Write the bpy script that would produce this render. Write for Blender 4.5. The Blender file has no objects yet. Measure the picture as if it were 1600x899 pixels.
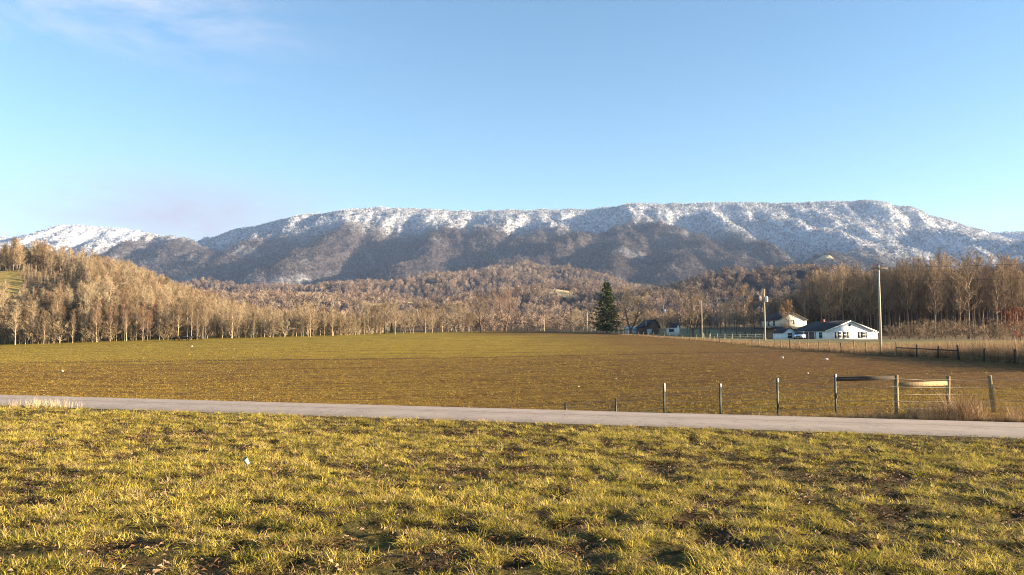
import bpy, bmesh, math, random
import numpy as np
from mathutils import Vector, Matrix

R = math.radians
scene = bpy.context.scene
COL = scene.collection
rng = np.random.default_rng(11)
random.seed(11)

# ------------------------------------------------------------------ camera, sky, sun, exposure
CAM = np.array((0.0, 0.0, 2.7))
FOC = 1232.0                       # focal length in pixels of the 1600 px wide photograph
PITCH = math.atan(75.5 / FOC)
cam = bpy.data.cameras.new('camera')
cam.sensor_width = 36.0
cam.lens = 36.0 * FOC / 1600.0
cam.clip_start = 0.1
cam.clip_end = 30000
camo = bpy.data.objects.new('camera', cam)
camo.location = CAM
camo.rotation_euler = (math.pi / 2 + PITCH, 0, 0)
COL.objects.link(camo)
scene.camera = camo

SUN_EL, SUN_AZ = 9.8, 97.0       # azimuth clockwise from the view direction
w = bpy.data.worlds.new('World')
scene.world = w
w.use_nodes = True
nt = w.node_tree
nt.nodes.clear()
N = nt.nodes.new
L = nt.links.new
sky = N('ShaderNodeTexSky')
sky.sky_type = 'NISHITA'
sky.sun_disc = False
sky.sun_elevation = R(SUN_EL)
sky.sun_rotation = R(SUN_AZ)
sky.altitude = 300
sky.air_density = 1.07
sky.dust_density = 0.3
sky.ozone_density = 2.5
bg = N('ShaderNodeBackground')
bg.inputs['Strength'].default_value = 0.057
out = N('ShaderNodeOutputWorld')
# thin clouds: a noise veil around two directions of the sky
tc = N('ShaderNodeTexCoord')
mp = N('ShaderNodeMapping')
mp.inputs['Scale'].default_value = (3.0, 3.0, 9.0)
L(tc.outputs['Generated'], mp.inputs['Vector'])
nz = N('ShaderNodeTexNoise')
nz.inputs['Scale'].default_value = 2.2
nz.inputs['Detail'].default_value = 8
nz.inputs['Roughness'].default_value = 0.62
nz.inputs['Distortion'].default_value = 0.5
L(mp.outputs['Vector'], nz.inputs['Vector'])


def wmath(op, a, b=None, c=None):
    n = N('ShaderNodeMath')
    n.operation = op
    for i, v in enumerate((a, b, c)):
        if v is None:
            continue
        if isinstance(v, (int, float)):
            n.inputs[i].default_value = v
        else:
            L(v, n.inputs[i])
    return n.outputs[0]


def pix_dir(px, py):
    f = np.array((0, math.cos(PITCH), math.sin(PITCH)))
    u = np.array((0, -math.sin(PITCH), math.cos(PITCH)))
    d = f + np.array((1.0, 0, 0)) * (px - 800) / FOC + u * (449.5 - py) / FOC
    return d / np.linalg.norm(d)


def cloud_lobe(px, py, sx, sz, gain, lo, hi):
    d = pix_dir(px, py)
    sp = N('ShaderNodeSeparateXYZ')
    L(tc.outputs['Generated'], sp.inputs[0])
    ax = wmath('DIVIDE', wmath('SUBTRACT', sp.outputs['X'], float(d[0])), sx)
    az = wmath('DIVIDE', wmath('SUBTRACT', sp.outputs['Z'], float(d[2])), sz)
    r2 = wmath('ADD', wmath('MULTIPLY', ax, ax), wmath('MULTIPLY', az, az))
    fall = wmath('POWER', 2.718, wmath('MULTIPLY', r2, -1.0))
    ay = wmath('GREATER_THAN', sp.outputs['Y'], 0.0)
    mr = N('ShaderNodeMapRange')
    mr.inputs['From Min'].default_value = lo
    mr.inputs['From Max'].default_value = hi
    L(nz.outputs['Fac'], mr.inputs['Value'])
    v = wmath('MULTIPLY', wmath('MULTIPLY', fall, mr.outputs[0]), gain)
    return wmath('MULTIPLY', v, ay)


c1 = cloud_lobe(150, 5, 0.15, 0.05, 0.7, 0.42, 0.72)
c2 = cloud_lobe(280, 345, 0.18, 0.05, 1.0, -0.1, 0.6)
c3 = cloud_lobe(1510, 345, 0.08, 0.012, 0.55, 0.3, 0.65)


def cmix(base, fac, colour):
    m = N('ShaderNodeMix')
    m.data_type = 'RGBA'
    L(fac, m.inputs[0])
    L(base, m.inputs[6])
    m.inputs[7].default_value = (*colour, 1)
    return m.outputs[2]


hs = N('ShaderNodeHueSaturation')
hs.inputs['Saturation'].default_value = 1.06
L(sky.outputs[0], hs.inputs['Color'])
cc = cmix(hs.outputs[0], c1, (3.0, 3.0, 3.4))
cc = cmix(cc, c2, (1.8, 1.85, 2.25))
cc = cmix(cc, c3, (2.4, 2.45, 2.8))
L(cc, bg.inputs['Color'])
L(bg.outputs[0], out.inputs['Surface'])

sun = bpy.data.lights.new('sun', 'SUN')
sun.energy = 5.0
sun.angle = R(0.5)
sun.color = (1.0, 0.79, 0.53)
suno = bpy.data.objects.new('sun', sun)
to_sun = Vector((math.sin(R(SUN_AZ)) * math.cos(R(SUN_EL)), math.cos(R(SUN_AZ)) * math.cos(R(SUN_EL)), math.sin(R(SUN_EL))))
suno.rotation_euler = to_sun.to_track_quat('Z', 'Y').to_euler()
COL.objects.link(suno)

scene.view_settings.view_transform = 'Standard'
scene.view_settings.look = 'None'
scene.view_settings.gamma = 1.0
scene.view_settings.exposure = 2.48
scene.cycles.filter_width = 1.05
scene.cycles.max_bounces = 5
scene.cycles.diffuse_bounces = 3
scene.cycles.glossy_bounces = 2
scene.cycles.transmission_bounces = 3
scene.cycles.transparent_max_bounces = 6
scene.cycles.volume_bounces = 1
scene.cycles.use_denoising = True
try:
    scene.cycles.denoiser = 'OPENIMAGEDENOISE'
    scene.cycles.denoising_prefilter = 'NONE'
except Exception:
    pass


# ------------------------------------------------------------------ helpers
def P(px, py, Y):
    """world point seen at photo pixel (px, py) at world depth Y"""
    d = pix_dir(px, py)
    return CAM + d * (Y / d[1])


def tag(o, label=None, cat=None, group=None, kind=None):
    if label:
        o['label'] = label
    if cat:
        o['category'] = cat
    if group:
        o['group'] = group
    if kind:
        o['kind'] = kind
    return o


def mesh_np(name, verts, faces, mats=None, smooth=False, mat_idx=None):
    """faces: list of (n,k) integer arrays"""
    me = bpy.data.meshes.new(name)
    verts = np.ascontiguousarray(verts, dtype=np.float32)
    if isinstance(faces, np.ndarray):
        faces = [faces]
    faces = [f for f in faces if len(f)]
    nl = sum(f.size for f in faces)
    npol = sum(len(f) for f in faces)
    me.vertices.add(len(verts))
    me.vertices.foreach_set('co', verts.ravel())
    me.loops.add(nl)
    me.polygons.add(npol)
    me.loops.foreach_set('vertex_index', np.concatenate([f.ravel() for f in faces]).astype(np.int32))
    tot = np.concatenate([np.full(len(f), f.shape[1]) for f in faces])
    start = np.concatenate(([0], np.cumsum(tot)[:-1]))
    me.polygons.foreach_set('loop_start', start.astype(np.int32))
    me.polygons.foreach_set('loop_total', tot.astype(np.int32))
    if mats:
        for m in (mats if isinstance(mats, (list, tuple)) else [mats]):
            me.materials.append(m)
    if mat_idx is not None:
        me.polygons.foreach_set('material_index', np.asarray(mat_idx, dtype=np.int32))
    if smooth:
        me.polygons.foreach_set('use_smooth', np.ones(npol, dtype=bool))
    me.update(calc_edges=True)
    return me


def obj(name, me, parent=None, loc=(0, 0, 0), rz=0.0, link=True):
    o = bpy.data.objects.new(name, me)
    o.location = loc
    o.rotation_euler = (0, 0, rz)
    if link:
        COL.objects.link(o)
    if parent:
        o.parent = parent
    return o


def empty(name, loc, rz=0.0):
    o = bpy.data.objects.new(name, None)
    o.location = loc
    o.rotation_euler = (0, 0, rz)
    o.empty_display_size = 0.3
    COL.objects.link(o)
    return o


def copy_tree(o, parent=None):
    c = o.copy()
    COL.objects.link(c)
    if parent:
        c.parent = parent
    for ch in o.children:
        copy_tree(ch, c)
    return c


class MB:
    """collects boxes, tubes, prisms into one mesh"""

    def __init__(self):
        self.v, self.q, self.n = [], {}, 0

    def add(self, verts, faces):
        for f in faces:
            self.q.setdefault(len(f), []).append([i + self.n for i in f])
        self.v.extend([tuple(map(float, p)) for p in verts])
        self.n += len(verts)

    def box(self, x0, x1, y0, y1, z0, z1):
        v = [(x0, y0, z0), (x1, y0, z0), (x1, y1, z0), (x0, y1, z0), (x0, y0, z1), (x1, y0, z1), (x1, y1, z1), (x0, y1, z1)]
        self.add(v, [(0, 3, 2, 1), (4, 5, 6, 7), (0, 1, 5, 4), (1, 2, 6, 5), (2, 3, 7, 6), (3, 0, 4, 7)])

    def tube(self, p0, p1, r0, r1=None, n=8, cap=True):
        r1 = r0 if r1 is None else r1
        p0, p1 = Vector(p0), Vector(p1)
        q = (p1 - p0).to_track_quat('Z', 'Y')
        v = []
        for p, r in ((p0, r0), (p1, r1)):
            for k in range(n):
                a = 2 * math.pi * k / n
                v.append(p + q @ Vector((math.cos(a) * r, math.sin(a) * r, 0)))
        f = [(k, (k + 1) % n, n + (k + 1) % n, n + k) for k in range(n)]
        if cap:
            f += [tuple(range(n - 1, -1, -1)), tuple(range(n, 2 * n))]
        self.add(v, f)

    def beam(self, p0, p1, hz, hy):
        p0, p1 = Vector(p0), Vector(p1)
        d = (p1 - p0).normalized()
        s = d.cross(Vector((0, 0, 1))).normalized() * hy
        u = Vector((0, 0, hz))
        v = [p + a * s + b * u for p in (p0, p1) for a, b in ((-1, -1), (1, -1), (1, 1), (-1, 1))]
        self.add(v, [(3, 2, 1, 0), (4, 5, 6, 7), (0, 1, 5, 4), (1, 2, 6, 5), (2, 3, 7, 6), (3, 0, 4, 7)])

    def path(self, pts, radii, n=6):
        base = []
        pts = [Vector(p) for p in pts]
        v = []
        for i, p in enumerate(pts):
            q = (pts[-1] - pts[0]).to_track_quat('Z', 'Y')
            r = radii[i] if hasattr(radii, '__len__') else radii
            for k in range(n):
                a = 2 * math.pi * k / n
                v.append(p + q @ Vector((math.cos(a) * r, math.sin(a) * r, 0)))
        f = []
        for i in range(len(pts) - 1):
            for k in range(n):
                f.append((i * n + k, i * n + (k + 1) % n, (i + 1) * n + (k + 1) % n, (i + 1) * n + k))
        f.append(tuple(range(n - 1, -1, -1)))
        f.append(tuple((len(pts) - 1) * n + k for k in range(n)))
        self.add(v, f)

    def prism(self, poly, y0, y1):
        """polygon in x,z extruded along y"""
        n = len(poly)
        v = [(x, y0, z) for x, z in poly] + [(x, y1, z) for x, z in poly]
        f = [(k, (k + 1) % n, n + (k + 1) % n, n + k) for k in range(n)] + [tuple(range(n - 1, -1, -1)), tuple(range(n, 2 * n))]
        self.add(v, f)

    def prism_x(self, poly, x0, x1):
        n = len(poly)
        v = [(x0, y, z) for y, z in poly] + [(x1, y, z) for y, z in poly]
        f = [(k, (k + 1) % n, n + (k + 1) % n, n + k) for k in range(n)] + [tuple(range(n - 1, -1, -1)), tuple(range(n, 2 * n))]
        self.add(v, f)

    def build(self, name, mat, parent=None, bevel=0.0, smooth=False):
        faces = [np.array(f, dtype=np.int32) for f in self.q.values()]
        me = mesh_np(name, np.array(self.v), faces, mat, smooth)
        bm = bmesh.new()
        bm.from_mesh(me)
        bmesh.ops.recalc_face_normals(bm, faces=bm.faces)
        bm.to_mesh(me)
        bm.free()
        o = obj(name, me, parent)
        if bevel:
            b = o.modifiers.new('bevel', 'BEVEL')
            b.width = bevel
            b.segments = 2
            b.limit_method = 'ANGLE'
        return o


# numpy gradient noise -------------------------------------------------
_perm = np.random.default_rng(5).permutation(512)
_ang = np.random.default_rng(6).uniform(0, 2 * np.pi, 512)


def perlin(x, y, seed=0):
    x = np.asarray(x, float) + seed * 17.31
    y = np.asarray(y, float) + seed * 9.77
    xi, yi = np.floor(x).astype(int), np.floor(y).astype(int)
    xf, yf = x - xi, y - yi
    u, v = xf ** 3 * (xf * (xf * 6 - 15) + 10), yf ** 3 * (yf * (yf * 6 - 15) + 10)

    def g(ix, iy):
        h = _perm[(_perm[ix & 511] + iy) & 511]
        return np.cos(_ang[h]), np.sin(_ang[h])
    a, b = g(xi, yi)
    n00 = a * xf + b * yf
    a, b = g(xi + 1, yi)
    n10 = a * (xf - 1) + b * yf
    a, b = g(xi, yi + 1)
    n01 = a * xf + b * (yf - 1)
    a, b = g(xi + 1, yi + 1)
    n11 = a * (xf - 1) + b * (yf - 1)
    return ((n00 * (1 - u) + n10 * u) * (1 - v) + (n01 * (1 - u) + n11 * u) * v) * 1.5


def fbm(x, y, octaves=4, seed=0, gain=0.5):
    s, a = 0.0, 1.0
    for k in range(octaves):
        s = s + a * perlin(x * 2 ** k, y * 2 ** k, seed + k * 3)
        a *= gain
    return s


def sstep(a, b, x):
    t = np.clip((x - a) / (b - a), 0, 1)
    return t * t * (3 - 2 * t)


# ------------------------------------------------------------------ materials
def new_mat(name):
    m = bpy.data.materials.new(name)
    m.use_nodes = True
    m.node_tree.nodes.clear()
    return m


class NT:
    def __init__(self, m):
        self.t = m.node_tree
        self.geo = None

    def n(self, t):
        return self.t.nodes.new(t)

    def l(self, a, b):
        self.t.links.new(a, b)

    def set(self, sock, v):
        if isinstance(v, (int, float)):
            sock.default_value = v
        elif isinstance(v, (tuple, list)):
            sock.default_value = (*v, 1) if len(v) == 3 and sock.type == 'RGBA' else v
        else:
            self.l(v, sock)

    def pos(self):
        if not self.geo:
            self.geo = self.n('ShaderNodeNewGeometry')
        return self.geo.outputs['Position']

    def obj(self):
        return self.n('ShaderNodeTexCoord').outputs['Object']

    def xyz(self, v=None):
        s = self.n('ShaderNodeSeparateXYZ')
        self.l(v or self.pos(), s.inputs[0])
        return s.outputs

    def math(self, op, a, b=0.0, c=0.0, clamp=False):
        m = self.n('ShaderNodeMath')
        m.operation = op
        m.use_clamp = clamp
        for i, v in enumerate((a, b, c)):
            self.set(m.inputs[i], v)
        return m.outputs[0]

    def noise(self, scale, detail=4, rough=0.55, vec=None, stretch=None, dist=0.0):
        v = vec or self.pos()
        if stretch:
            mp = self.n('ShaderNodeMapping')
            mp.inputs['Scale'].default_value = stretch
            self.l(v, mp.inputs[0])
            v = mp.outputs[0]
        t = self.n('ShaderNodeTexNoise')
        t.inputs['Scale'].default_value = scale
        t.inputs['Detail'].default_value = detail
        t.inputs['Roughness'].default_value = rough
        t.inputs['Distortion'].default_value = dist
        self.l(v, t.inputs['Vector'])
        return t.outputs['Fac']

    def ramp(self, fac, stops):
        r = self.n('ShaderNodeValToRGB')
        e = r.color_ramp.elements
        while len(e) < len(stops):
            e.new(0.5)
        for k, (p, c) in enumerate(stops):
            e[k].position = p
            e[k].color = (*c, 1)
        self.l(fac, r.inputs[0])
        return r.outputs[0]

    def rng(self, v, a, b, c=0.0, d=1.0, smooth=True):
        m = self.n('ShaderNodeMapRange')
        m.interpolation_type = 'SMOOTHSTEP' if smooth else 'LINEAR'
        self.set(m.inputs[0], v)
        for i, k in enumerate((a, b, c, d)):
            self.set(m.inputs[i + 1], k)
        return m.outputs[0]

    def mix(self, fac, a, b, blend='MIX'):
        m = self.n('ShaderNodeMix')
        m.data_type = 'RGBA'
        m.blend_type = blend
        self.set(m.inputs[0], fac)
        self.set(m.inputs[6], a)
        self.set(m.inputs[7], b)
        return m.outputs[2]

    def finish(self, colour, rough=0.9, spec=0.2, bump=None, bump_str=0.5, bump_dist=0.05, trans=0.0, metal=0.0):
        b = self.n('ShaderNodeBsdfPrincipled')
        self.set(b.inputs['Base Color'], colour)
        self.set(b.inputs['Roughness'], rough)
        b.inputs['Specular IOR Level'].default_value = spec
        b.inputs['Metallic'].default_value = metal
        if bump is not None:
            bp = self.n('ShaderNodeBump')
            bp.inputs['Strength'].default_value = bump_str
            bp.inputs['Distance'].default_value = bump_dist
            self.l(bump, bp.inputs['Height'])
            self.l(bp.outputs[0], b.inputs['Normal'])
        o = self.n('ShaderNodeOutputMaterial')
        s = b.outputs[0]
        if trans > 0:
            tr = self.n('ShaderNodeBsdfTranslucent')
            self.set(tr.inputs['Color'], colour)
            mx = self.n('ShaderNodeMixShader')
            mx.inputs[0].default_value = trans
            self.l(s, mx.inputs[1])
            self.l(tr.outputs[0], mx.inputs[2])
            s = mx.outputs[0]
        self.l(s, o.inputs['Surface'])


def plain(name, colour, rough=0.7, var=0.25, scale=3.0, spec=0.3, stretch=None, metal=0.0, bump=0.0):
    m = new_mat(name)
    t = NT(m)
    f = t.noise(scale, 5, 0.6, vec=t.obj(), stretch=stretch)
    lo = tuple(c * (1 - var) for c in colour)
    hi = tuple(min(1, c * (1 + var)) for c in colour)
    c = t.ramp(f, [(0.3, lo), (0.7, hi)])
    t.finish(c, rough, spec, bump=f if bump else None, bump_str=bump, bump_dist=0.02, metal=metal)
    return m


def rnd_mat(name, stops, trans=0.0, patch_scale=None, patch=None, rough=0.8, spec=0.15, fine=None):
    """colour by a random value of every instance, shifted by a world space patch noise"""
    m = new_mat(name)
    t = NT(m)
    oi = t.n('ShaderNodeObjectInfo')
    f = oi.outputs['Random']
    if fine:
        f = t.math('ADD', t.math('MULTIPLY', f, 0.6), t.math('MULTIPLY', t.noise(fine, 2), 0.4))
    c = t.ramp(f, stops)
    if patch_scale:
        pf = t.rng(t.noise(patch_scale, 3), 0.42, 0.62)
        c = t.mix(pf, c, patch)
    t.finish(c, rough, spec, trans=trans)
    return m


# ------------------------------------------------------------------ terrain functions
def road_s(x, y):
    return (y - 26.9 + 0.295 * x) / 1.0426


FENCE_X = [(36.0, 20), (35.0, 53), (34.8, 82), (35.6, 120), (36.5, 150), (33, 190), (26, 235), (22, 262)]


def fence_x(y):
    return np.interp(y, [p[1] for p in FENCE_X], [p[0] for p in FENCE_X])


_cp = []
for px, py, Y in [(0, 541, 185), (120, 537, 188), (240, 533, 190), (360, 530, 195), (480, 527, 200), (640, 522.5, 215), (740, 519.3, 235),
                  (830, 517.5, 245), (880, 519, 245), (920, 521, 235), (1000, 525, 200), (1100, 533, 150), (1240, 546, 100),
                  (1320, 552, 82), (1460, 563, 62), (1600, 571, 53), (800, 556, 95), (400, 555, 105), (100, 560, 110), (1100, 568, 65),
                  (1330, 530, 165), (1235, 531, 200), (1500, 530, 150), (1600, 527, 200), (1480, 524, 210),
                  # left hill, ground under the wood
                  (0, 465, 290), (0, 425, 350), (60, 424, 370), (130, 442, 390), (200, 452, 400), (250, 470, 400), (300, 484, 390),
                  (360, 497, 370), (430, 508, 350), (500, 516, 340), (0, 520, 225), (-140, 440, 350), (-140, 545, 185),
                  (560, 520, 330), (800, 521, 330), (1000, 520, 300), (1200, 515, 320), (1500, 512, 320), (800, 514, 430), (1200, 505, 430), (1700, 510, 400)]:
    _cp.append(P(px, py, Y))
for x, s, z in [(-60, 4, -0.7), (-40, 4, -0.9), (-22, 4, -1.0), (-8, 4, -1.05), (3, 4, -0.9), (8, 4, -0.35), (14, 4, -0.02), (24, 4, 0.05), (36, 4, 0.1),
                (-30, 20, -1.2), (0, 20, -0.75), (20, 14, 0.15), (36, 14, 0.3)]:
    _cp.append(np.array((x, 26.9 - 0.295 * x + s * 1.0426, z)))
for x, y, z in [(-250, 480, 22), (-120, 480, 12), (70, 40, 0.9), (75, 90, 1.4), (-110, 100, -0.8), (-200, 60, -0.8), (-230, 130, 0)]:
    _cp.append(np.array((x, y, z), float))
_cp = np.array(_cp)
_sc = 100.0


def _tps_k(r2):
    return np.where(r2 > 1e-12, 0.5 * r2 * np.log(np.maximum(r2, 1e-12)), 0.0)


def _tps_fit(p):
    xy = p[:, :2] / _sc
    n = len(p)
    K = _tps_k(((xy[:, None] - xy[None]) ** 2).sum(-1)) + np.eye(n) * 1e-4
    A = np.zeros((n + 3, n + 3))
    A[:n, :n] = K
    A[:n, n] = 1
    A[:n, n + 1:] = xy
    A[n:, :n] = A[:n, n:].T
    b = np.zeros(n + 3)
    b[:n] = p[:, 2]
    return np.linalg.solve(A, b)


_w = _tps_fit(_cp)


def tps(x, y):
    x = np.clip(x, -260, 230) / _sc
    y = np.clip(y, 25, 490) / _sc
    n = len(_cp)
    z = _w[n] + _w[n + 1] * x + _w[n + 2] * y
    for k in range(n):
        z = z + _w[k] * _tps_k((x - _cp[k, 0] / _sc) ** 2 + (y - _cp[k, 1] / _sc) ** 2)
    return z


def floor_z(y):
    return 5 + np.maximum(y - 400, 0) * 0.02


def lawn_thick(x, y):
    return fbm(x * 1.5, y * 1.8, 4, 41, 0.75) + 0.5 * fbm(x * 0.22, y * 0.26, 2, 43)


def lawn_z(x, y):
    s = road_s(x, y)
    return 0.02 + 1.0 * sstep(-2.0, -26.0, s) + 0.075 * (sstep(-0.4, 0.45, lawn_thick(x, y)) - 0.5) * sstep(-2.1, -4.0, s)


def ground_z(x, y):
    x = np.asarray(x, float)
    y = np.asarray(y, float)
    s = road_s(x, y)
    f = tps(x, y)
    f = f + 0.35 * fbm(x * 0.02, y * 0.02, 2, 9) * sstep(230, 330, y)
    f = f * (1 - sstep(430, 560, y)) + floor_z(y) * sstep(430, 560, y)
    z = np.where(s < 0, lawn_z(x, y), f * sstep(2.1, 4.0, s))
    return z


def hit(px, py, y0=4.0, y1=420.0):
    """ground point seen at a pixel"""
    d = pix_dir(px, py)
    Y = np.concatenate((np.linspace(y0, 60, 1500), np.linspace(60.2, y1, 1800)))
    pts = CAM[None] + d[None] * (Y / d[1])[:, None]
    g = ground_z(pts[:, 0], pts[:, 1])
    k = np.argmax(pts[:, 2] <= g)
    p = pts[k]
    return np.array((p[0], p[1], float(g[k])))


def at(px, Y):
    """ground point in the pixel column px at depth Y"""
    x = (px - 800) / FOC * (Y * math.cos(PITCH)) * 1.003
    return np.array((x, Y, float(ground_z(x, Y))))


# mountain: ridge lines (px, py, depth), slope, roundness
RIDGES = [
    # the long frosted crest
    ([(300, 386, 4300), (350, 373, 4200), (400, 357, 4150), (450, 345, 4100), (500, 337, 4050), (560, 330, 4000), (600, 327, 4000), (660, 330, 4000),
      (720, 333, 4000), (800, 332, 4000), (880, 331, 4000), (950, 327, 4000), (1000, 322, 4000), (1060, 321, 4000), (1130, 319, 4000),
      (1200, 320, 4000), (1280, 318, 4000), (1350, 317, 4000), (1390, 324, 4000), (1440, 340, 4000), (1500, 357, 4000), (1560, 374, 4000), (1640, 396, 4000)], 0.50, 130),
    ([(-150, 440, 4600), (-40, 425, 4600), (20, 400, 4600), (60, 376, 4600), (100, 361, 4600), (140, 356, 4600), (180, 359, 4600), (220, 368, 4600), (260, 376, 4600), (320, 383, 4500), (380, 400, 4400)], 0.42, 120),
    ([(170, 415, 3500), (205, 392, 3650), (235, 375, 3750), (262, 372, 3750), (300, 382, 3650), (330, 396, 3500)], 0.5, 60),
    ([(1480, 374, 4700), (1540, 367, 4700), (1570, 364, 4700), (1620, 370, 4700), (1750, 360, 4700), (1900, 380, 4700)], 0.35, 120),
    # spurs of the crest
    ([(985, 322, 4000), (992, 332, 3800), (1000, 343, 3550), (960, 353, 3400), (920, 367, 3300), (880, 382, 3100), (830, 398, 2850), (780, 417, 2550), (740, 430, 2350)], 0.55, 40),
    ([(1000, 343, 3550), (1035, 353, 3400), (1070, 369, 3200), (1110, 386, 3000), (1140, 398, 2850), (1168, 414, 2650)], 0.55, 40),
    ([(1088, 378, 3120), (1070, 400, 2800), (1045, 428, 2480)], 0.5, 60),
    ([(955, 356, 3400), (975, 385, 3000), (965, 412, 2650), (930, 436, 2350)], 0.55, 50),
    ([(600, 327, 4000), (565, 345, 3750), (522, 366, 3480), (480, 390, 3200), (440, 412, 2900)], 0.52, 60),
    ([(470, 341, 4080), (440, 362, 3850), (400, 382, 3600), (350, 400, 3350)], 0.5, 60),
    ([(700, 333, 4000), (705, 352, 3700), (690, 378, 3350), (655, 404, 2950), (625, 426, 2650)], 0.52, 60),
    ([(850, 331, 4000), (852, 350, 3720), (830, 374, 3400)], 0.52, 60),
    ([(770, 332, 4000), (765, 352, 3720), (750, 376, 3400)], 0.52, 60),
    ([(1190, 320, 4000), (1215, 342, 3650), (1260, 357, 3400), (1320, 373, 3100), (1370, 389, 2900), (1425, 407, 2650)], 0.5, 50),
    ([(1100, 320, 4000), (1125, 345, 3650), (1165, 372, 3300), (1195, 395, 3000)], 0.5, 60),
    ([(1290, 318, 4000), (1322, 340, 3700), (1352, 359, 3480), (1390, 377, 3250)], 0.52, 50),
    ([(1370, 319, 4000), (1415, 346, 3780), (1470, 364, 3500), (1540, 374, 3250), (1620, 384, 3050)], 0.48, 50),
    ([(1500, 392, 2900), (1570, 378, 3000), (1640, 374, 3000), (1760, 388, 2900)], 0.4, 80),
    ([(1270, 408, 2500), (1300, 398, 2600), (1340, 392, 2750), (1380, 394, 2850)], 0.45, 50),
    # foothills
    ([(240, 455, 1700), (340, 446, 1800), (440, 449, 1800), (520, 455, 1700), (565, 450, 1600), (605, 442, 1700), (680, 434, 1800), (760, 426, 1900), (820, 417, 2050)], 0.3, 80),
    ([(520, 478, 900), (600, 470, 1000), (660, 473, 1000), (720, 482, 900)], 0.22, 60),
    ([(810, 464, 1050), (860, 455, 1100), (890, 452, 1150), (930, 478, 1050)], 0.25, 50),
    ([(900, 448, 1500), (940, 454, 1500), (985, 459, 1600), (1040, 467, 1700), (1090, 464, 1700), (1120, 450, 1500)], 0.3, 50),
    ([(1030, 480, 800), (1080, 464, 880), (1130, 448, 950), (1180, 428, 1000), (1240, 426, 1000), (1310, 430, 1000), (1400, 432, 950), (1600, 430, 900), (1800, 430, 900)], 0.28, 70),
    ([(150, 470, 1000), (300, 462, 1100), (420, 466, 1000)], 0.25, 60),
]
RIDGES = [(np.array([P(*q) for q in pts]), k * (1.4 if i < 1 or 3 < i < 18 else 1.0), r) for i, (pts, k, r) in enumerate(RIDGES)]


def far_z(x, y):
    x = np.asarray(x, float)
    y = np.asarray(y, float)
    base = floor_z(y)
    z = base + 0.0
    wx = x + 60 * fbm(x / 420, y / 420, 2, 31)
    wy = y + 60 * fbm(x / 420, y / 420, 2, 37)
    crest = np.full(x.shape, 1e9)
    for i_, (pts, k, r) in enumerate(RIDGES):
        best = np.full(x.shape, -1e9)
        for a, b in zip(pts[:-1], pts[1:]):
            ab = b[:2] - a[:2]
            t = np.clip(((x - a[0]) * ab[0] + (y - a[1]) * ab[1]) / (ab @ ab), 0, 1)
            d0 = np.hypot(x - a[0] - t * ab[0], y - a[1] - t * ab[1])
            d1 = np.hypot(wx - a[0] - t * ab[0], wy - a[1] - t * ab[1])
            d = d0 + (d1 - d0) * sstep(0, 160, d0)
            h = a[2] + (b[2] - a[2]) * t - k * (np.sqrt(d * d + r * r) - r)
            best = np.maximum(best, h)
            if i_ in (0, 1, 3):
                crest = np.minimum(crest, d0)
        s = 7.0
        m = np.maximum(z, best)
        z = m + s * np.log(np.exp((z - m) / s) + np.exp((best - m) / s)) - s * 0.0
    up = np.clip((z - base) / 260, 0, 1)
    rib = fbm(x / 150, y / 420, 4, 51, 0.55)
    z = z + up * (34 * rib) * (0.12 + 0.88 * sstep(20, 260, crest)) + 5 * np.clip((z - base) / 40, 0, 1) * fbm(x / 60, y / 60, 3, 57)
    return z


# ------------------------------------------------------------------ setting: materials
def make_ground_mat():
    m = new_mat('leaf litter and pasture')
    t = NT(m)
    n1 = t.noise(0.35, 5, 0.65)
    litter = t.ramp(n1, [(0.3, (0.07, 0.045, 0.025)), (0.55, (0.15, 0.10, 0.05)), (0.75, (0.22, 0.16, 0.075))])
    n2 = t.noise(0.5, 5, 0.6)
    past = t.ramp(n2, [(0.3, (0.20, 0.15, 0.04)), (0.7, (0.33, 0.25, 0.08))])
    lawn = t.ramp(n2, [(0.3, (0.15, 0.13, 0.055)), (0.7, (0.26, 0.22, 0.10))])
    x, y, z = t.xyz()
    # open pasture on the left hillside
    px = t.math('MULTIPLY', t.math('LESS_THAN', t.math('ADD', x, t.math('MULTIPLY', y, 0.622)), 0.0), t.math('GREATER_THAN', y, 225.0))
    c = t.mix(px, litter, past)
    yard = t.math('MULTIPLY', t.rng(x, 38, 41), t.rng(y, 130, 140))
    yard = t.math('MULTIPLY', yard, t.rng(x, 88, 80))
    c = t.mix(yard, c, lawn)
    mead = t.math('MULTIPLY', t.rng(x, 20, 24), t.rng(y, 136, 130))
    c = t.mix(mead, c, past)
    t.finish(c, 0.95, 0.1, bump=n1, bump_str=0.6, bump_dist=0.2)
    return m


def make_lawn_mat():
    m = new_mat('lawn soil and thatch')
    t = NT(m)
    n1 = t.noise(9, 6, 0.7)
    c = t.ramp(n1, [(0.3, (0.018, 0.012, 0.008)), (0.5, (0.05, 0.035, 0.016)), (0.72, (0.13, 0.09, 0.035))])
    n2 = t.rng(t.noise(1.1, 3), 0.42, 0.6)
    c = t.mix(n2, c, t.ramp(n1, [(0.3, (0.03, 0.027, 0.009)), (0.7, (0.13, 0.105, 0.028))]))
    t.finish(c, 0.95, 0.1, bump=n1, bump_str=0.9, bump_dist=0.04)
    return m


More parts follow.
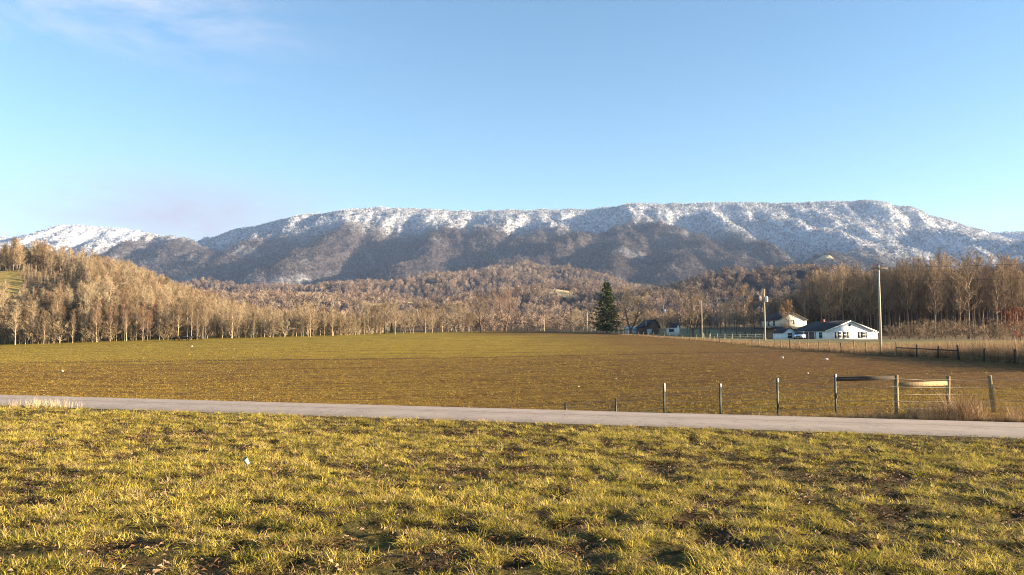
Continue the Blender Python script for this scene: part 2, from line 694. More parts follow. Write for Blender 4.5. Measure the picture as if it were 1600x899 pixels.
def make_road_mat():
    m = new_mat('old pale asphalt')
    t = NT(m)
    x, y, z = t.xyz()
    s = t.math('DIVIDE', t.math('ADD', t.math('SUBTRACT', y, 26.9), t.math('MULTIPLY', x, 0.295)), 1.0426)
    fine = t.noise(60, 4, 0.7)
    big = t.noise(0.7, 4, 0.6)
    c = t.ramp(fine, [(0.3, (0.29, 0.225, 0.175)), (0.7, (0.44, 0.35, 0.28))])
    # polished wheel tracks paler, seam between the lanes darker
    trk = t.math('ABSOLUTE', t.math('SUBTRACT', t.math('ABSOLUTE', s), 0.95))
    c = t.mix(t.rng(trk, 0.45, 0.1, 0, 0.3), c, (0.47, 0.385, 0.315))
    seam = t.math('ABSOLUTE', t.math('ADD', s, t.math('MULTIPLY', t.math('SUBTRACT', big, 0.5), 0.3)))
    c = t.mix(t.rng(seam, 0.16, 0.02, 0, 0.45), c, (0.15, 0.12, 0.10))
    c = t.mix(t.rng(big, 0.45, 0.7, 0, 0.35), c, (0.25, 0.2, 0.16))
    crk = t.math('ABSOLUTE', t.math('SUBTRACT', t.noise(0.55, 6, 0.7, dist=0.6), 0.5))
    c = t.mix(t.rng(crk, 0.012, 0.002, 0, 0.55), c, (0.12, 0.095, 0.075))
    edge = t.math('ADD', t.math('ABSOLUTE', s), t.math('MULTIPLY', t.math('SUBTRACT', t.noise(2.5, 4), 0.5), 0.6))
    c = t.mix(t.rng(edge, 1.8, 2.1, 0, 0.8), c, (0.27, 0.21, 0.13))
    t.finish(c, 0.85, 0.3, bump=fine, bump_str=0.3, bump_dist=0.01)
    return m


def make_field_mat():
    m = new_mat('sprouting stubble field')
    t = NT(m)
    x, y, z = t.xyz()
    clod = t.noise(3.2, 6, 0.7, stretch=(0.5, 1.5, 1))
    clod2 = t.noise(0.9, 5, 0.65, stretch=(0.35, 1.2, 1))
    soil = t.ramp(clod, [(0.32, (0.05, 0.022, 0.008)), (0.55, (0.13, 0.062, 0.018)), (0.75, (0.24, 0.13, 0.036))])
    straw = t.ramp(clod, [(0.3, (0.13, 0.078, 0.012)), (0.7, (0.33, 0.21, 0.03))])
    green = t.ramp(clod2, [(0.3, (0.21, 0.15, 0.016)), (0.7, (0.36, 0.26, 0.03))])
    # strips left bare between the passes of the drill
    lane = t.noise(0.22, 4, 0.7, stretch=(0.05, 1.6, 1))
    # drilled rows run along the road
    wv = t.n('ShaderNodeTexWave')
    wv.wave_type = 'BANDS'
    wv.bands_direction = 'Y'
    wv.inputs['Scale'].default_value = 0.22
    wv.inputs['Distortion'].default_value = 1.6
    wv.inputs['Detail'].default_value = 3
    wv.inputs['Detail Scale'].default_value = 0.6
    mp = t.n('ShaderNodeMapping')
    mp.inputs['Rotation'].default_value = (0, 0, R(4))
    t.l(t.pos(), mp.inputs[0])
    t.l(mp.outputs[0], wv.inputs['Vector'])
    rows = wv.outputs['Fac']
    cover = t.math('ADD', t.rng(clod2, 0.35, 0.62), t.math('MULTIPLY', t.math('SUBTRACT', rows, 0.5), 0.5))
    # greener and thicker beyond the painted dark line in the middle of the field, bare towards the right hand fence
    far = t.rng(t.math('ADD', y, t.math('MULTIPLY', t.math('SUBTRACT', t.noise(0.05, 3), 0.5), 30.0)), 80, 108)
    bare = t.rng(t.math('ADD', x, t.math('MULTIPLY', t.math('SUBTRACT', t.noise(0.09, 4), 0.5), 22.0)), -8, 26)
    bare = t.math('MULTIPLY', bare, t.rng(y, 34, 42))
    brow = t.math('MULTIPLY', t.rng(t.math('ADD', y, t.math('MULTIPLY', t.math('SUBTRACT', lane, 0.5), 90.0)), 175, 215), t.rng(x, -25, 5))  # brown rise, its dark shadow bands put into the soil colour
    bare = t.math('MAXIMUM', bare, brow)
    cover = t.math('ADD', cover, t.math('MULTIPLY', t.math('SUBTRACT', lane, 0.5), 1.1))
    c = t.mix(t.math('MULTIPLY', cover, 0.75, clamp=True), soil, straw)
    c = t.mix(t.math('MULTIPLY', far, t.math('ADD', t.math('MULTIPLY', cover, 0.35), 0.55), clamp=True), c, green)
    c = t.mix(t.math('MULTIPLY', bare, t.math('SUBTRACT', 1.0, t.math('MULTIPLY', far, 0.15)), clamp=True), c, t.mix(0.1, soil, straw))
    # wheel lines of the drill and tree-shadow bands, both painted as dark soil
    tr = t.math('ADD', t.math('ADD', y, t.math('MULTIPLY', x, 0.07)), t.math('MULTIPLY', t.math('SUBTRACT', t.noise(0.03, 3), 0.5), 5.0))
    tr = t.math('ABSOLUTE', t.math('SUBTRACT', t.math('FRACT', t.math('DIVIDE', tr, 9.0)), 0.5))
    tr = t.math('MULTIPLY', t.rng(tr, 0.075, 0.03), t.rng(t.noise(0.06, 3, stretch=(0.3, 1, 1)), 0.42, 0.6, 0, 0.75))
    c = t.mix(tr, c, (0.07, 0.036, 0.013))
    shade_line = t.math('ABSOLUTE', t.math('SUBTRACT', t.math('ADD', y, t.math('MULTIPLY', x, 0.05)), 92.0))
    c = t.mix(t.rng(shade_line, 1.6, 0.5, 0, 0.7), c, (0.055, 0.028, 0.012))  # dark strip: furrow and long tree shadow painted into the soil colour
    t.finish(c, 0.95, 0.1, bump=clod, bump_str=0.9, bump_dist=0.12)
    return m


def frost_nodes(t, brown, frost):
    x, y, z = t.xyz()
    big = t.noise(0.0022, 5, 0.6)
    line = t.rng(x, 300, 1900, 395, 95, smooth=False)
    line = t.math('ADD', line, t.math('MULTIPLY', t.math('SUBTRACT', big, 0.5), 230))
    # the nearer, warmer spurs carry no frost on the left and middle
    near = t.math('MULTIPLY', t.rng(y, 3780, 3300, 0, 260, smooth=False), t.rng(x, 1150, 800))
    line = t.math('ADD', line, near)
    f = t.rng(t.math('SUBTRACT', z, line), -90, 170)
    low = t.math('MULTIPLY', t.rng(t.noise(0.006, 4), 0.54, 0.70, 0, 0.26), t.rng(z, 110, 200))
    f = t.math('MAXIMUM', f, low)
    return t.mix(f, brown, frost), f


def make_mountain_mat():
    m = new_mat('wooded mountain ground')
    t = NT(m)
    n1 = t.noise(0.05, 5, 0.7)
    brown = t.ramp(n1, [(0.3, (0.02, 0.018, 0.02)), (0.7, (0.05, 0.042, 0.042))])
    frost = t.ramp(n1, [(0.3, (0.22, 0.24, 0.28)), (0.7, (0.56, 0.575, 0.61))])
    c, f = frost_nodes(t, brown, frost)
    # clearings: dry pasture on the foothills
    past = t.ramp(t.noise(0.03, 4), [(0.3, (0.30, 0.23, 0.11)), (0.7, (0.46, 0.37, 0.2))])
    pm = t.n('ShaderNodeAttribute')
    pm.attribute_name = 'pasture'
    c = t.mix(pm.outputs['Fac'], c, past)
    t.finish(c, 0.95, 0.1, bump=n1, bump_str=0.6, bump_dist=6.0)
    return m


# pasture patches, in pixel/depth boxes turned to world ellipses (centre x, y, rx, ry)
PAST = []
for px, py, Y, rx, ry in [(660, 470, 985, 42, 24), (868, 462, 1080, 22, 60), (880, 470, 1040, 16, 40), (795, 497, 640, 40, 25), (470, 452, 1500, 50, 40),
                          (1287, 407, 2520, 34, 60), (495, 474, 940, 40, 20), (1215, 478, 640, 26, 16), (1320, 396, 2700, 60, 40)]:
    q = P(px, py, Y)
    PAST.append((q[0], q[1], rx, ry))


def pasture_f(x, y):
    m = np.zeros(np.shape(x))
    for cx, cy, rx, ry in PAST:
        d = np.hypot((x - cx) / rx, (y - cy) / ry) + 0.35 * fbm(x / 30, y / 30, 2, 71)
        m = np.maximum(m, sstep(1.05, 0.85, d))
    return m


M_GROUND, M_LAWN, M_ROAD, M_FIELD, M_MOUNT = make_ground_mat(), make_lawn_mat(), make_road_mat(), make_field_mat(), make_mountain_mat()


def grid(xs2, ys2, zs2):
    r, c = xs2.shape
    v = np.stack((xs2, ys2, zs2), -1).reshape(-1, 3)
    i = np.arange(r * c).reshape(r, c)
    f = np.stack((i[:-1, :-1], i[:-1, 1:], i[1:, 1:], i[1:, :-1]), -1).reshape(-1, 4)
    return v, f


# base ground sheet
ys = np.concatenate((np.linspace(-300, 10, 20), np.linspace(14, 120, 60), np.linspace(122, 480, 190), np.linspace(486, 660, 30)))
xs = np.concatenate((np.linspace(-1600, -320, 25), np.linspace(-310, 240, 280), np.linspace(250, 1600, 25)))
X, Y = np.meshgrid(xs, ys)
Z = ground_z(X, Y)
S = road_s(X, Y)
inside = sstep(266, 258, Y) * sstep(-186, -178, X) * np.where(S < 2, 1.0, sstep(2.0, -1.5, X - fence_x(Y)))
Z = Z - 0.16 * inside - 0.02
v, f = grid(X, Y, Z)
tag(obj('ground', mesh_np('ground', v, f, M_GROUND, True)), kind='structure')


def along(u, s):
    """road coordinates to x, y"""
    c, q = 1 / 1.0426, 0.295 / 1.0426
    return u * c + s * q, 26.9 - u * q + s * c


# lawn
us = np.linspace(-62, 48, 640)
ss = np.concatenate((np.linspace(-60, -26, 25), np.linspace(-25.7, -2.0, 190)))
U, S = np.meshgrid(us, ss)
X, Y = along(U, S)
Z = lawn_z(X, Y) + 0.022 * fbm(X * 3.1, Y * 3.1, 3, 14) * sstep(-2.0, -2.6, S)
v, f = grid(X, Y, Z)
tag(obj('lawn', mesh_np('lawn', v, f, M_LAWN, True)), kind='structure')

# road: one sheet with a slight camber and worn edges
us = np.linspace(-260, 200, 921)
ss = np.linspace(-2.15, 2.15, 15)
U, S = np.meshgrid(us, ss)
S2 = S + 0.05 * fbm(U * 0.9, S * 0, 3, 21) * (np.abs(S) > 2)
X, Y = along(U, S2)
Z = 0.05 + 0.05 * (1 - (S / 2.15) ** 2) - 0.06 * (np.abs(S) > 2.1)
v, f = grid(X, Y, Z)
tag(obj('road', mesh_np('road', v, f, M_ROAD, True)), kind='structure')

# field
tt = np.concatenate((np.linspace(0, 0.14, 150), np.linspace(0.1425, 1, 200)))
aa = np.linspace(0, 1, 520)
A, T = np.meshgrid(aa, tt)
X0 = -182 + A * 218
Y0 = 26.9 - 0.295 * X0 + 2.12 * 1.0426
Y = Y0 + T * (263 - Y0)
X = -182 + A * (fence_x(Y) + 182)
Z = ground_z(X, Y) + (0.03 * fbm(X * 1.6, Y * 1.9, 3, 24) + 0.02 * np.sin(Y * 3.3 + 0.8 * perlin(X * 0.05, Y * 0.05))) * sstep(2.1, 4, road_s(X, Y))
Z = np.where(road_s(X, Y) < 2.6, np.minimum(Z, 0.0), Z)
v, f = grid(X, Y, Z)
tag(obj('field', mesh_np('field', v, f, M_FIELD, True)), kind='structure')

# mountains and foothills: one terrain sheet
pxs = np.linspace(-330, 1930, 1130)
Ys = np.concatenate((np.linspace(600, 1300, 110), np.linspace(1306, 2300, 130), np.linspace(2307, 4150, 290), np.linspace(4170, 5600, 50)))
PX, Y = np.meshgrid(pxs, Ys)
X = (PX - 800) / FOC * Y
FZ = far_z(X, Y)
FZ[0] -= 6
v, f = grid(X, Y, FZ)
me = mesh_np('mountains', v, f, M_MOUNT, True)
at_ = me.attributes.new('pasture', 'FLOAT', 'POINT')
FP = pasture_f(X, Y)
at_.data.foreach_set('value', FP.ravel().astype(np.float32))
tag(obj('mountains', me), kind='structure')
FTAN = (FZ - CAM[2]) / Y
FVIS = np.maximum.accumulate(FTAN, axis=0)


def far_lookup(arr, px, Y):
    c = np.clip(np.interp(px, pxs, np.arange(len(pxs))), 0, len(pxs) - 1.001)
    r = np.clip(np.interp(Y, Ys, np.arange(len(Ys))), 0, len(Ys) - 1.001)
    c0, r0 = c.astype(int), r.astype(int)
    fc, fr = c - c0, r - r0
    return (arr[r0, c0] * (1 - fc) * (1 - fr) + arr[r0, c0 + 1] * fc * (1 - fr) + arr[r0 + 1, c0] * (1 - fc) * fr + arr[r0 + 1, c0 + 1] * fc * fr)


# haze
hm = new_mat('valley haze')
ht = NT(hm)
pv = ht.n('ShaderNodeVolumePrincipled')
pv.inputs['Color'].default_value = (0.42, 0.60, 1.0, 1)
pv.inputs['Density'].default_value = 4.2e-5
pv.inputs['Anisotropy'].default_value = 0.0
ho = ht.n('ShaderNodeOutputMaterial')
ht.l(pv.outputs[0], ho.inputs['Volume'])
try:
    hm.cycles.homogeneous_volume = True
except Exception:
    pass
hb = MB()
hb.box(-6500, 6500, -400, 5800, -9, 760)
tag(hb.build('haze', hm), kind='stuff')


# ------------------------------------------------------------------ scattering
def scatter(name, pts, rot, scl, idx, protos, label=None, cat=None):
    me = bpy.data.meshes.new(name)
    n = len(pts)
    me.vertices.add(n)
    me.vertices.foreach_set('co', np.ascontiguousarray(pts, dtype=np.float32).ravel())
    a = me.attributes.new('inst_rot', 'FLOAT_VECTOR', 'POINT')
    a.data.foreach_set('vector', np.ascontiguousarray(rot, dtype=np.float32).ravel())
    a = me.attributes.new('inst_scale', 'FLOAT_VECTOR', 'POINT')
    scl = np.asarray(scl, dtype=np.float32)
    if scl.ndim == 1:
        scl = np.repeat(scl[:, None], 3, 1)
    a.data.foreach_set('vector', np.ascontiguousarray(scl).ravel())
    a = me.attributes.new('inst_idx', 'INT', 'POINT')
    a.data.foreach_set('value', np.asarray(idx, dtype=np.int32))
    o = obj(name, me)
    c = bpy.data.collections.new(name + ' kinds')
    for p in protos:
        c.objects.link(p)
    g = bpy.data.node_groups.new(name, 'GeometryNodeTree')
    g.interface.new_socket('Geometry', in_out='INPUT', socket_type='NodeSocketGeometry')
    g.interface.new_socket('Geometry', in_out='OUTPUT', socket_type='NodeSocketGeometry')
    gi, go = g.nodes.new('NodeGroupInput'), g.nodes.new('NodeGroupOutput')
    iop = g.nodes.new('GeometryNodeInstanceOnPoints')
    ci = g.nodes.new('GeometryNodeCollectionInfo')
    ci.inputs['Collection'].default_value = c
    ci.inputs['Separate Children'].default_value = True
    ci.inputs['Reset Children'].default_value = True

    def attr(nm, ty):
        q = g.nodes.new('GeometryNodeInputNamedAttribute')
        q.data_type = ty
        q.inputs['Name'].default_value = nm
        return q.outputs[0]
    e2r = g.nodes.new('FunctionNodeEulerToRotation')
    g.links.new(attr('inst_rot', 'FLOAT_VECTOR'), e2r.inputs[0])
    g.links.new(gi.outputs[0], iop.inputs['Points'])
    g.links.new(ci.outputs[0], iop.inputs['Instance'])
    iop.inputs['Pick Instance'].default_value = True
    g.links.new(attr('inst_idx', 'INT'), iop.inputs['Instance Index'])
    g.links.new(e2r.outputs[0], iop.inputs['Rotation'])
    g.links.new(attr('inst_scale', 'FLOAT_VECTOR'), iop.inputs['Scale'])
    g.links.new(iop.outputs[0], go.inputs[0])
    md = o.modifiers.new('scatter', 'NODES')
    md.node_group = g
    tag(o, label, cat, kind='stuff')
    return o


# ------------------------------------------------------------------ plants: grass
def blades(seed, n, rad, h0, h1, wid, lean, curl=0.6, segs=3):
    """a tuft of curved tapering blades"""
    g = np.random.default_rng(seed)
    V, F = [], []
    for k in range(n):
        a, r = g.uniform(0, 2 * np.pi), rad * math.sqrt(g.uniform())
        b = np.array((r * math.cos(a), r * math.sin(a), -0.01))
        da = a + g.normal(0, 0.9)
        d = np.array((math.cos(da), math.sin(da), 0))
        side = np.array((-d[1], d[0], 0))
        ln = g.uniform(h0, h1)
        th = abs(g.normal(lean, 0.35))
        wd = wid * g.uniform(0.6, 1.3)
        p = b.copy()
        o = len(V)
        for s in range(segs + 1):
            f = s / segs
            ww = wd * (1 - f) ** 0.7 * 0.5
            if s < segs:
                V += [p - side * ww, p + side * ww]
            else:
                V += [p]
            p = p + (d * math.sin(th) + np.array((0, 0, 1.0)) * math.cos(th)) * ln / segs
            th = min(th + curl * g.uniform(0.4, 1.2), 2.0)
        for s in range(segs - 1):
            F.append((o + 2 * s, o + 2 * s + 1, o + 2 * s + 3, o + 2 * s + 2))
        F.append((o + 2 * segs - 2, o + 2 * segs - 1, o + 2 * segs, o + 2 * segs))
    F = np.array(F)
    tri = F[F[:, 2] == F[:, 3]][:, :3]
    quad = F[F[:, 2] != F[:, 3]]
    return np.array(V), [quad, tri]


def proto(name, V, F, mats, mat_idx=None):
    return bpy.data.objects.new(name, mesh_np(name, V, F, mats, False, mat_idx))


m_grass = rnd_mat('dry winter grass', [(0.12, (0.11, 0.12, 0.02)), (0.25, (0.28, 0.235, 0.034)), (0.45, (0.50, 0.39, 0.062)), (0.65, (0.64, 0.49, 0.11)), (0.9, (0.68, 0.54, 0.23))],
                  trans=0.35, patch_scale=0.8, patch=(0.37, 0.30, 0.05), fine=25)
m_green = rnd_mat('green grass', [(0.0, (0.05, 0.09, 0.012)), (0.6, (0.12, 0.17, 0.02)), (1.0, (0.22, 0.25, 0.03))], trans=0.35)
m_leaf = rnd_mat('dead leaves', [(0.0, (0.06, 0.03, 0.015)), (0.5, (0.16, 0.085, 0.04)), (1.0, (0.30, 0.21, 0.13))], trans=0.15)
m_straw = rnd_mat('dry broom grass', [(0.0, (0.17, 0.105, 0.055)), (0.5, (0.29, 0.19, 0.10)), (1.0, (0.43, 0.31, 0.18))], trans=0.25)
m_weed = rnd_mat('dead weed stalks', [(0.0, (0.15, 0.085, 0.05)), (0.6, (0.30, 0.19, 0.10)), (1.0, (0.45, 0.32, 0.18))], trans=0.1)
m_sprout = rnd_mat('field sprouts', [(0.0, (0.15, 0.085, 0.016)), (0.5, (0.28, 0.18, 0.032)), (0.85, (0.37, 0.265, 0.05)), (1.0, (0.48, 0.37, 0.13))], trans=0.25)

m_brown = rnd_mat('withered brown grass', [(0.0, (0.10, 0.06, 0.025)), (0.5, (0.26, 0.17, 0.07)), (1.0, (0.45, 0.34, 0.17))], trans=0.2)
gp = []
for k in range(7):
    V, F = blades(100 + k, 26, 0.075, 0.03, 0.085 + 0.02 * (k % 3), 0.005, 0.8 + 0.2 * (k % 3), 0.5)
    gp.append(proto('grass_tuft', V, F, m_green if k == 6 else (m_brown if k == 5 else m_grass)))
# matted thatch lying flat
for k in range(2):
    V, F = blades(120 + k, 28, 0.11, 0.05, 0.13, 0.005, 1.25, 0.3)
    gp.append(proto('grass_tuft', V, F, m_brown if k else m_grass))

# candidate points on the lawn
n = 420000
yy = np.sqrt(rng.uniform(4.4 ** 2, 38 ** 2, n))
xx = rng.uniform(-0.72, 0.72, n) * yy
s = road_s(xx, yy)
dens = np.interp(yy, [4.5, 9, 16, 30, 38], [1.0, 0.8, 0.5, 0.3, 0.3])
thick = lawn_thick(xx, yy)
keep = (s < -2.15 + 0.12 * rng.normal(size=n)) & (rng.uniform(size=n) < dens * (0.07 + 0.93 * sstep(-0.06, 0.42, thick + 0.3 * perlin(xx * 3.6, yy * 4.2, 7))))
xx, yy, thick = xx[keep], yy[keep], thick[keep]
n = len(xx)
zz = lawn_z(xx, yy)
sc = (0.5 + 0.75 * sstep(-0.1, 0.6, thick + 0.3 * perlin(xx * 3.6, yy * 4.2, 7))) * rng.uniform(0.7, 1.25, n) * np.interp(yy, [5, 15, 30], [0.85, 1.0, 1.25])
kind = rng.choice(9, n, p=[0.13, 0.12, 0.13, 0.12, 0.11, 0.12, 0.05, 0.11, 0.11])
rot = np.stack((rng.normal(0, 0.22, n), rng.normal(0, 0.22, n), rng.uniform(0, 6.28, n)), -1)
print('lawn tufts', n)
scatter('lawn_grass', np.stack((xx, yy, zz), -1), rot, sc, kind, gp, 'short tufted yellow green winter grass on the near lawn', 'grass')

# dead leaves in the hollows
lp = []
for k in range(3):
    g = np.random.default_rng(200 + k)
    V, F = [], []
    for j in range(7):
        c = np.append(g.uniform(-0.12, 0.12, 2), g.uniform(0.0, 0.03))
        a = g.uniform(0, 6.28)
        d = np.array((math.cos(a), math.sin(a), g.uniform(-0.4, 0.4)))
        q = np.array((-math.sin(a), math.cos(a), g.uniform(-0.6, 0.6)))
        ln, wd = g.uniform(0.014, 0.03), g.uniform(0.007, 0.014)
        o = len(V)
        V += [c - d * ln, c + q * wd + (0, 0, .012), c + d * ln, c - q * wd + (0, 0, .014)]
        F += [(o, o + 1, o + 2), (o, o + 2, o + 3)]
    lp.append(proto('dead_leaf', np.array(V), np.array(F), m_leaf))
n = 30000
yy = np.sqrt(rng.uniform(4.4 ** 2, 26 ** 2, n))
xx = rng.uniform(-0.72, 0.72, n) * yy
thick = lawn_thick(xx, yy)
keep = (road_s(xx, yy) < -2.6) & (rng.uniform(size=n) < 0.05 + 0.5 * sstep(0.15, -0.3, thick))
xx, yy = xx[keep], yy[keep]
n = len(xx)
scatter('fallen_leaves', np.stack((xx, yy, lawn_z(xx, yy) + 0.02), -1), np.stack((rng.normal(0, .3, n), rng.normal(0, .3, n), rng.uniform(0, 6.28, n)), -1),
        rng.uniform(0.7, 1.25, n), rng.integers(0, 3, n), lp, 'brown dead leaves lying in the hollows of the lawn', 'leaves')

# field sprouts in drilled rows
sp = []
for k in range(4):
    V, F = blades(140 + k, 11, 0.09, 0.03, 0.10, 0.011, 0.8, 0.5, 2)
    sp.append(proto('field_sprout', V, F, m_sprout))
n = 330000
yy = np.exp(rng.uniform(math.log(24), math.log(170), n))
yy = np.where(rng.uniform(size=n) < 0.5, np.round(yy / 0.55) * 0.55 + rng.normal(0, 0.10, n), yy)
xx = rng.uniform(-0.70, 0.70, n) * yy
yy = yy - 0.07 * xx
keep = (road_s(xx, yy) > 2.6) & (xx < fence_x(yy) - 0.5) & (yy < 200)
bare = sstep(-8, 26, xx + 9 * fbm(xx * 0.09, yy * 0.09, 3, 61)) * sstep(34, 42, yy)
cov = 0.55 + 0.35 * fbm(xx * 0.05, yy * 0.55, 3, 63) + 0.4 * fbm(xx * 0.5, yy * 0.8, 2, 65)
keep &= rng.uniform(size=n) < cov * (1 - 0.88 * bare)
xx, yy = xx[keep], yy[keep]
n = len(xx)
print('sprouts', n)
scatter('field_sprouts', np.stack((xx, yy, ground_z(xx, yy)), -1), np.stack((rng.normal(0, .2, n), rng.normal(0, .2, n), rng.uniform(0, 6.28, n)), -1),
        rng.uniform(0.6, 1.3, n) * np.interp(yy, [28, 60, 150], [0.9, 1.1, 1.35]), rng.integers(0, 4, n), sp, 'straw coloured sprouts and stubble in the ploughed field', 'crop')

# tall dry broom grass between the right hand fence and the wood
bp = []
for k in range(4):
    V, F = blades(160 + k, 42, 0.22, 0.5, 1.25, 0.016, 0.16, 0.16, 3)
    bp.append(proto('broom_grass', V, F, m_straw))
for k in range(2):
    V, F = blades(170 + k, 16, 0.2, 0.7, 1.5, 0.02, 0.2, 0.1, 3)
    bp.append(proto('broom_grass', V, F, m_weed))
n = 26000
yy = rng.uniform(40, 265, n)
xx = fence_x(yy) + rng.exponential(9.0, n) + np.where(yy < 70, 0.9, 0.1)
hw = np.interp(yy, [40, 105, 130, 150, 270], [40, 30, 7, 3.5, 3.0])
keep = (xx - fence_x(yy) < hw) & (xx < 0.72 * yy + 3) & (fbm(xx * 0.15, yy * 0.15, 3, 81) > rng.uniform(-0.7, 0.35, n) - 0.25)
xx, yy = xx[keep], yy[keep]
n = len(xx)
zz = ground_z(xx, yy) - 0.05
print('broom', n)
scatter('dry_grass', np.stack((xx, yy, zz), -1), np.stack((rng.normal(0, .08, n), rng.normal(0, .08, n), rng.uniform(0, 6.28, n)), -1),
        rng.uniform(0.5, 1.15, n) * np.interp(yy, [50, 66, 80, 130, 200], [1.5, 1.35, 0.7, 0.42, 0.4]), rng.choice(6, n, p=[.12, .12, .12, .12, .26, .26]), bp, 'tall dry tan grass along the fence right of the field', 'grass')

# verge weeds along the near fence and grass lip of the road
n = 5200
uu = rng.uniform(-55, 40, n)
dd = np.abs(rng.normal(0, 0.35, n))
s = 2.2 + dd
xx, yy = along(uu, s)
right = sstep(4, 14, xx)
keep = rng.uniform(size=n) < 0.10 + 0.9 * right
xx, yy, right = xx[keep], yy[keep], right[keep]
n = len(xx)
scatter('verge_grass', np.stack((xx, yy, ground_z(xx, yy)), -1), np.stack((rng.normal(0, .15, n), rng.normal(0, .15, n), rng.uniform(0, 6.28, n)), -1),
        rng.uniform(0.10, 0.26, n) * (0.6 + 0.5 * right), rng.integers(0, 6, n), bp, 'thin dry grass on the far verge of the road', 'grass')
wp = []
for k in range(4):
    V, F = blades(180 + k, 9, 0.15, 0.45, 1.0, 0.014, 0.22, 0.12, 3)
    wp.append(proto('dead_weed', V, F, m_weed))
pts = []
for px, c, h in [(1440, 110, 0.75), (1470, 30, 0.8), (1497, 50, 1.35), (1520, 40, 0.9), (1350, 45, 0.5), (1580, 50, 0.7), (1250, 12, 0.45), (1170, 8, 0.5), (1090, 5, 0.4)]:
    for j in range(c):
        q = px + rng.normal(0, 22 if c > 60 else 12)
        s = rng.uniform(2.5, 4.6)
        y = (26.9 + s * 1.0426) / (1 + 0.295 * (q - 800) / FOC)
        pts.append(((q - 800) / FOC * y, y, h * rng.uniform(0.5, 1.1)))
pts = np.array(pts)
n = len(pts)
scatter('dead_weeds', np.stack((pts[:, 0], pts[:, 1], ground_z(pts[:, 0], pts[:, 1]) - 0.03), -1), np.stack((rng.normal(0, .1, n), rng.normal(0, .1, n), rng.uniform(0, 6.28, n)), -1),
        pts[:, 2], rng.integers(0, 4, n), wp, 'dead brown weed stalks tangled in the wire fence', 'weeds')
# pale grass tuft beside the road at the left
c = hit(66, 637)
n = 42
pts = np.stack((c[0] + rng.normal(0, 0.45, n), c[1] + rng.normal(0, 0.22, n)), -1)
V, F = [], [[], []]
off = 0
for k in range(n):
    v1, f1 = blades(300 + k, 20, 0.12, 0.15, 0.48, 0.007, 0.35, 0.25, 3)
    z = float(lawn_z(pts[k, 0], pts[k, 1]))
    V.append(v1 + np.array((pts[k, 0] - c[0], pts[k, 1] - c[1], z - c[2])))
    for q in (0, 1):
        F[q].append(f1[q] + off)
    off += len(v1)
m_pale = plain('pale bleached grass', (0.52, 0.41, 0.24), 0.8, 0.3, 9)
t_ = obj('grass_tuft', mesh_np('grass_tuft', np.concatenate(V), [np.concatenate(F[0]), np.concatenate(F[1])], m_pale), loc=c)
tag(t_, 'tall pale bleached grass tuft at the near edge of the road on the left', 'grass tuft')


# ------------------------------------------------------------------ plants: trees
def tube_np(p0, p1, r0, r1, n):
    d = p1 - p0
    d = d / (np.linalg.norm(d) + 1e-9)
    a = np.array((1.0, 0, 0)) if abs(d[0]) < 0.8 else np.array((0, 1.0, 0))
    u = np.cross(d, a)
    u /= np.linalg.norm(u)
    w_ = np.cross(d, u)
    an = np.arange(n) * 2 * np.pi / n
    ring = np.cos(an)[:, None] * u + np.sin(an)[:, None] * w_
    return np.concatenate((p0 + ring * r0, p1 + ring * r1))


class TreeGeo:
    def __init__(self):
        self.v = [[], []]
        self.f3 = [[], []]
        self.f4 = [[], []]
        self.n = [0, 0]

    def path(self, part, pts, rad, n):
        for i in range(len(pts) - 1):
            v = tube_np(pts[i], pts[i + 1], rad[i], rad[i + 1], n)
            o = self.n[part]
            self.v[part].append(v)
            for k in range(n):
                self.f4[part].append((o + k, o + (k + 1) % n, o + n + (k + 1) % n, o + n + k))
            self.n[part] += 2 * n

    def strip(self, p0, p1, w_, g):
        d = p1 - p0
        s = np.cross(d, g.normal(size=3))
        s = s / (np.linalg.norm(s) + 1e-9) * w_ * 0.5
        m = (p0 + p1) / 2 + g.normal(0, 0.06, 3) * np.linalg.norm(d)
        o = self.n[1]
        self.v[1].append(np.array((p0 - s, p0 + s, m + s * 0.8, m - s * 0.8, p1)))
        self.f4[1].append((o, o + 1, o + 2, o + 3))
        self.f3[1].append((o + 3, o + 2, o + 4))
        self.n[1] += 5

    def meshes(self, name, mt, mc):
        out = []
        for part, m, nm in ((0, mt, 'trunk'), (1, mc, 'crown')):
            F = []
            if self.f4[part]:
                F.append(np.array(self.f4[part]))
            if self.f3[part]:
                F.append(np.array(self.f3[part]))
            out.append(mesh_np(nm, np.concatenate(self.v[part]), F, m))
        return out

    def joined(self, name, mt, mc):
        V = np.concatenate(self.v[0] + self.v[1])
        F, I = [], []
        f = np.array(self.f4[0])
        F.append(f)
        I.append(np.zeros(len(f)))
        if self.f4[1]:
            f = np.array(self.f4[1]) + self.n[0]
            F.append(f)
            I.append(np.ones(len(f)))
        if self.f3[1]:
            f = np.array(self.f3[1]) + self.n[0]
            F.append(f)
            I.append(np.ones(len(f)))
        return bpy.data.objects.new(name, mesh_np(name, V, F, [mt, mc], False, np.concatenate(I)))


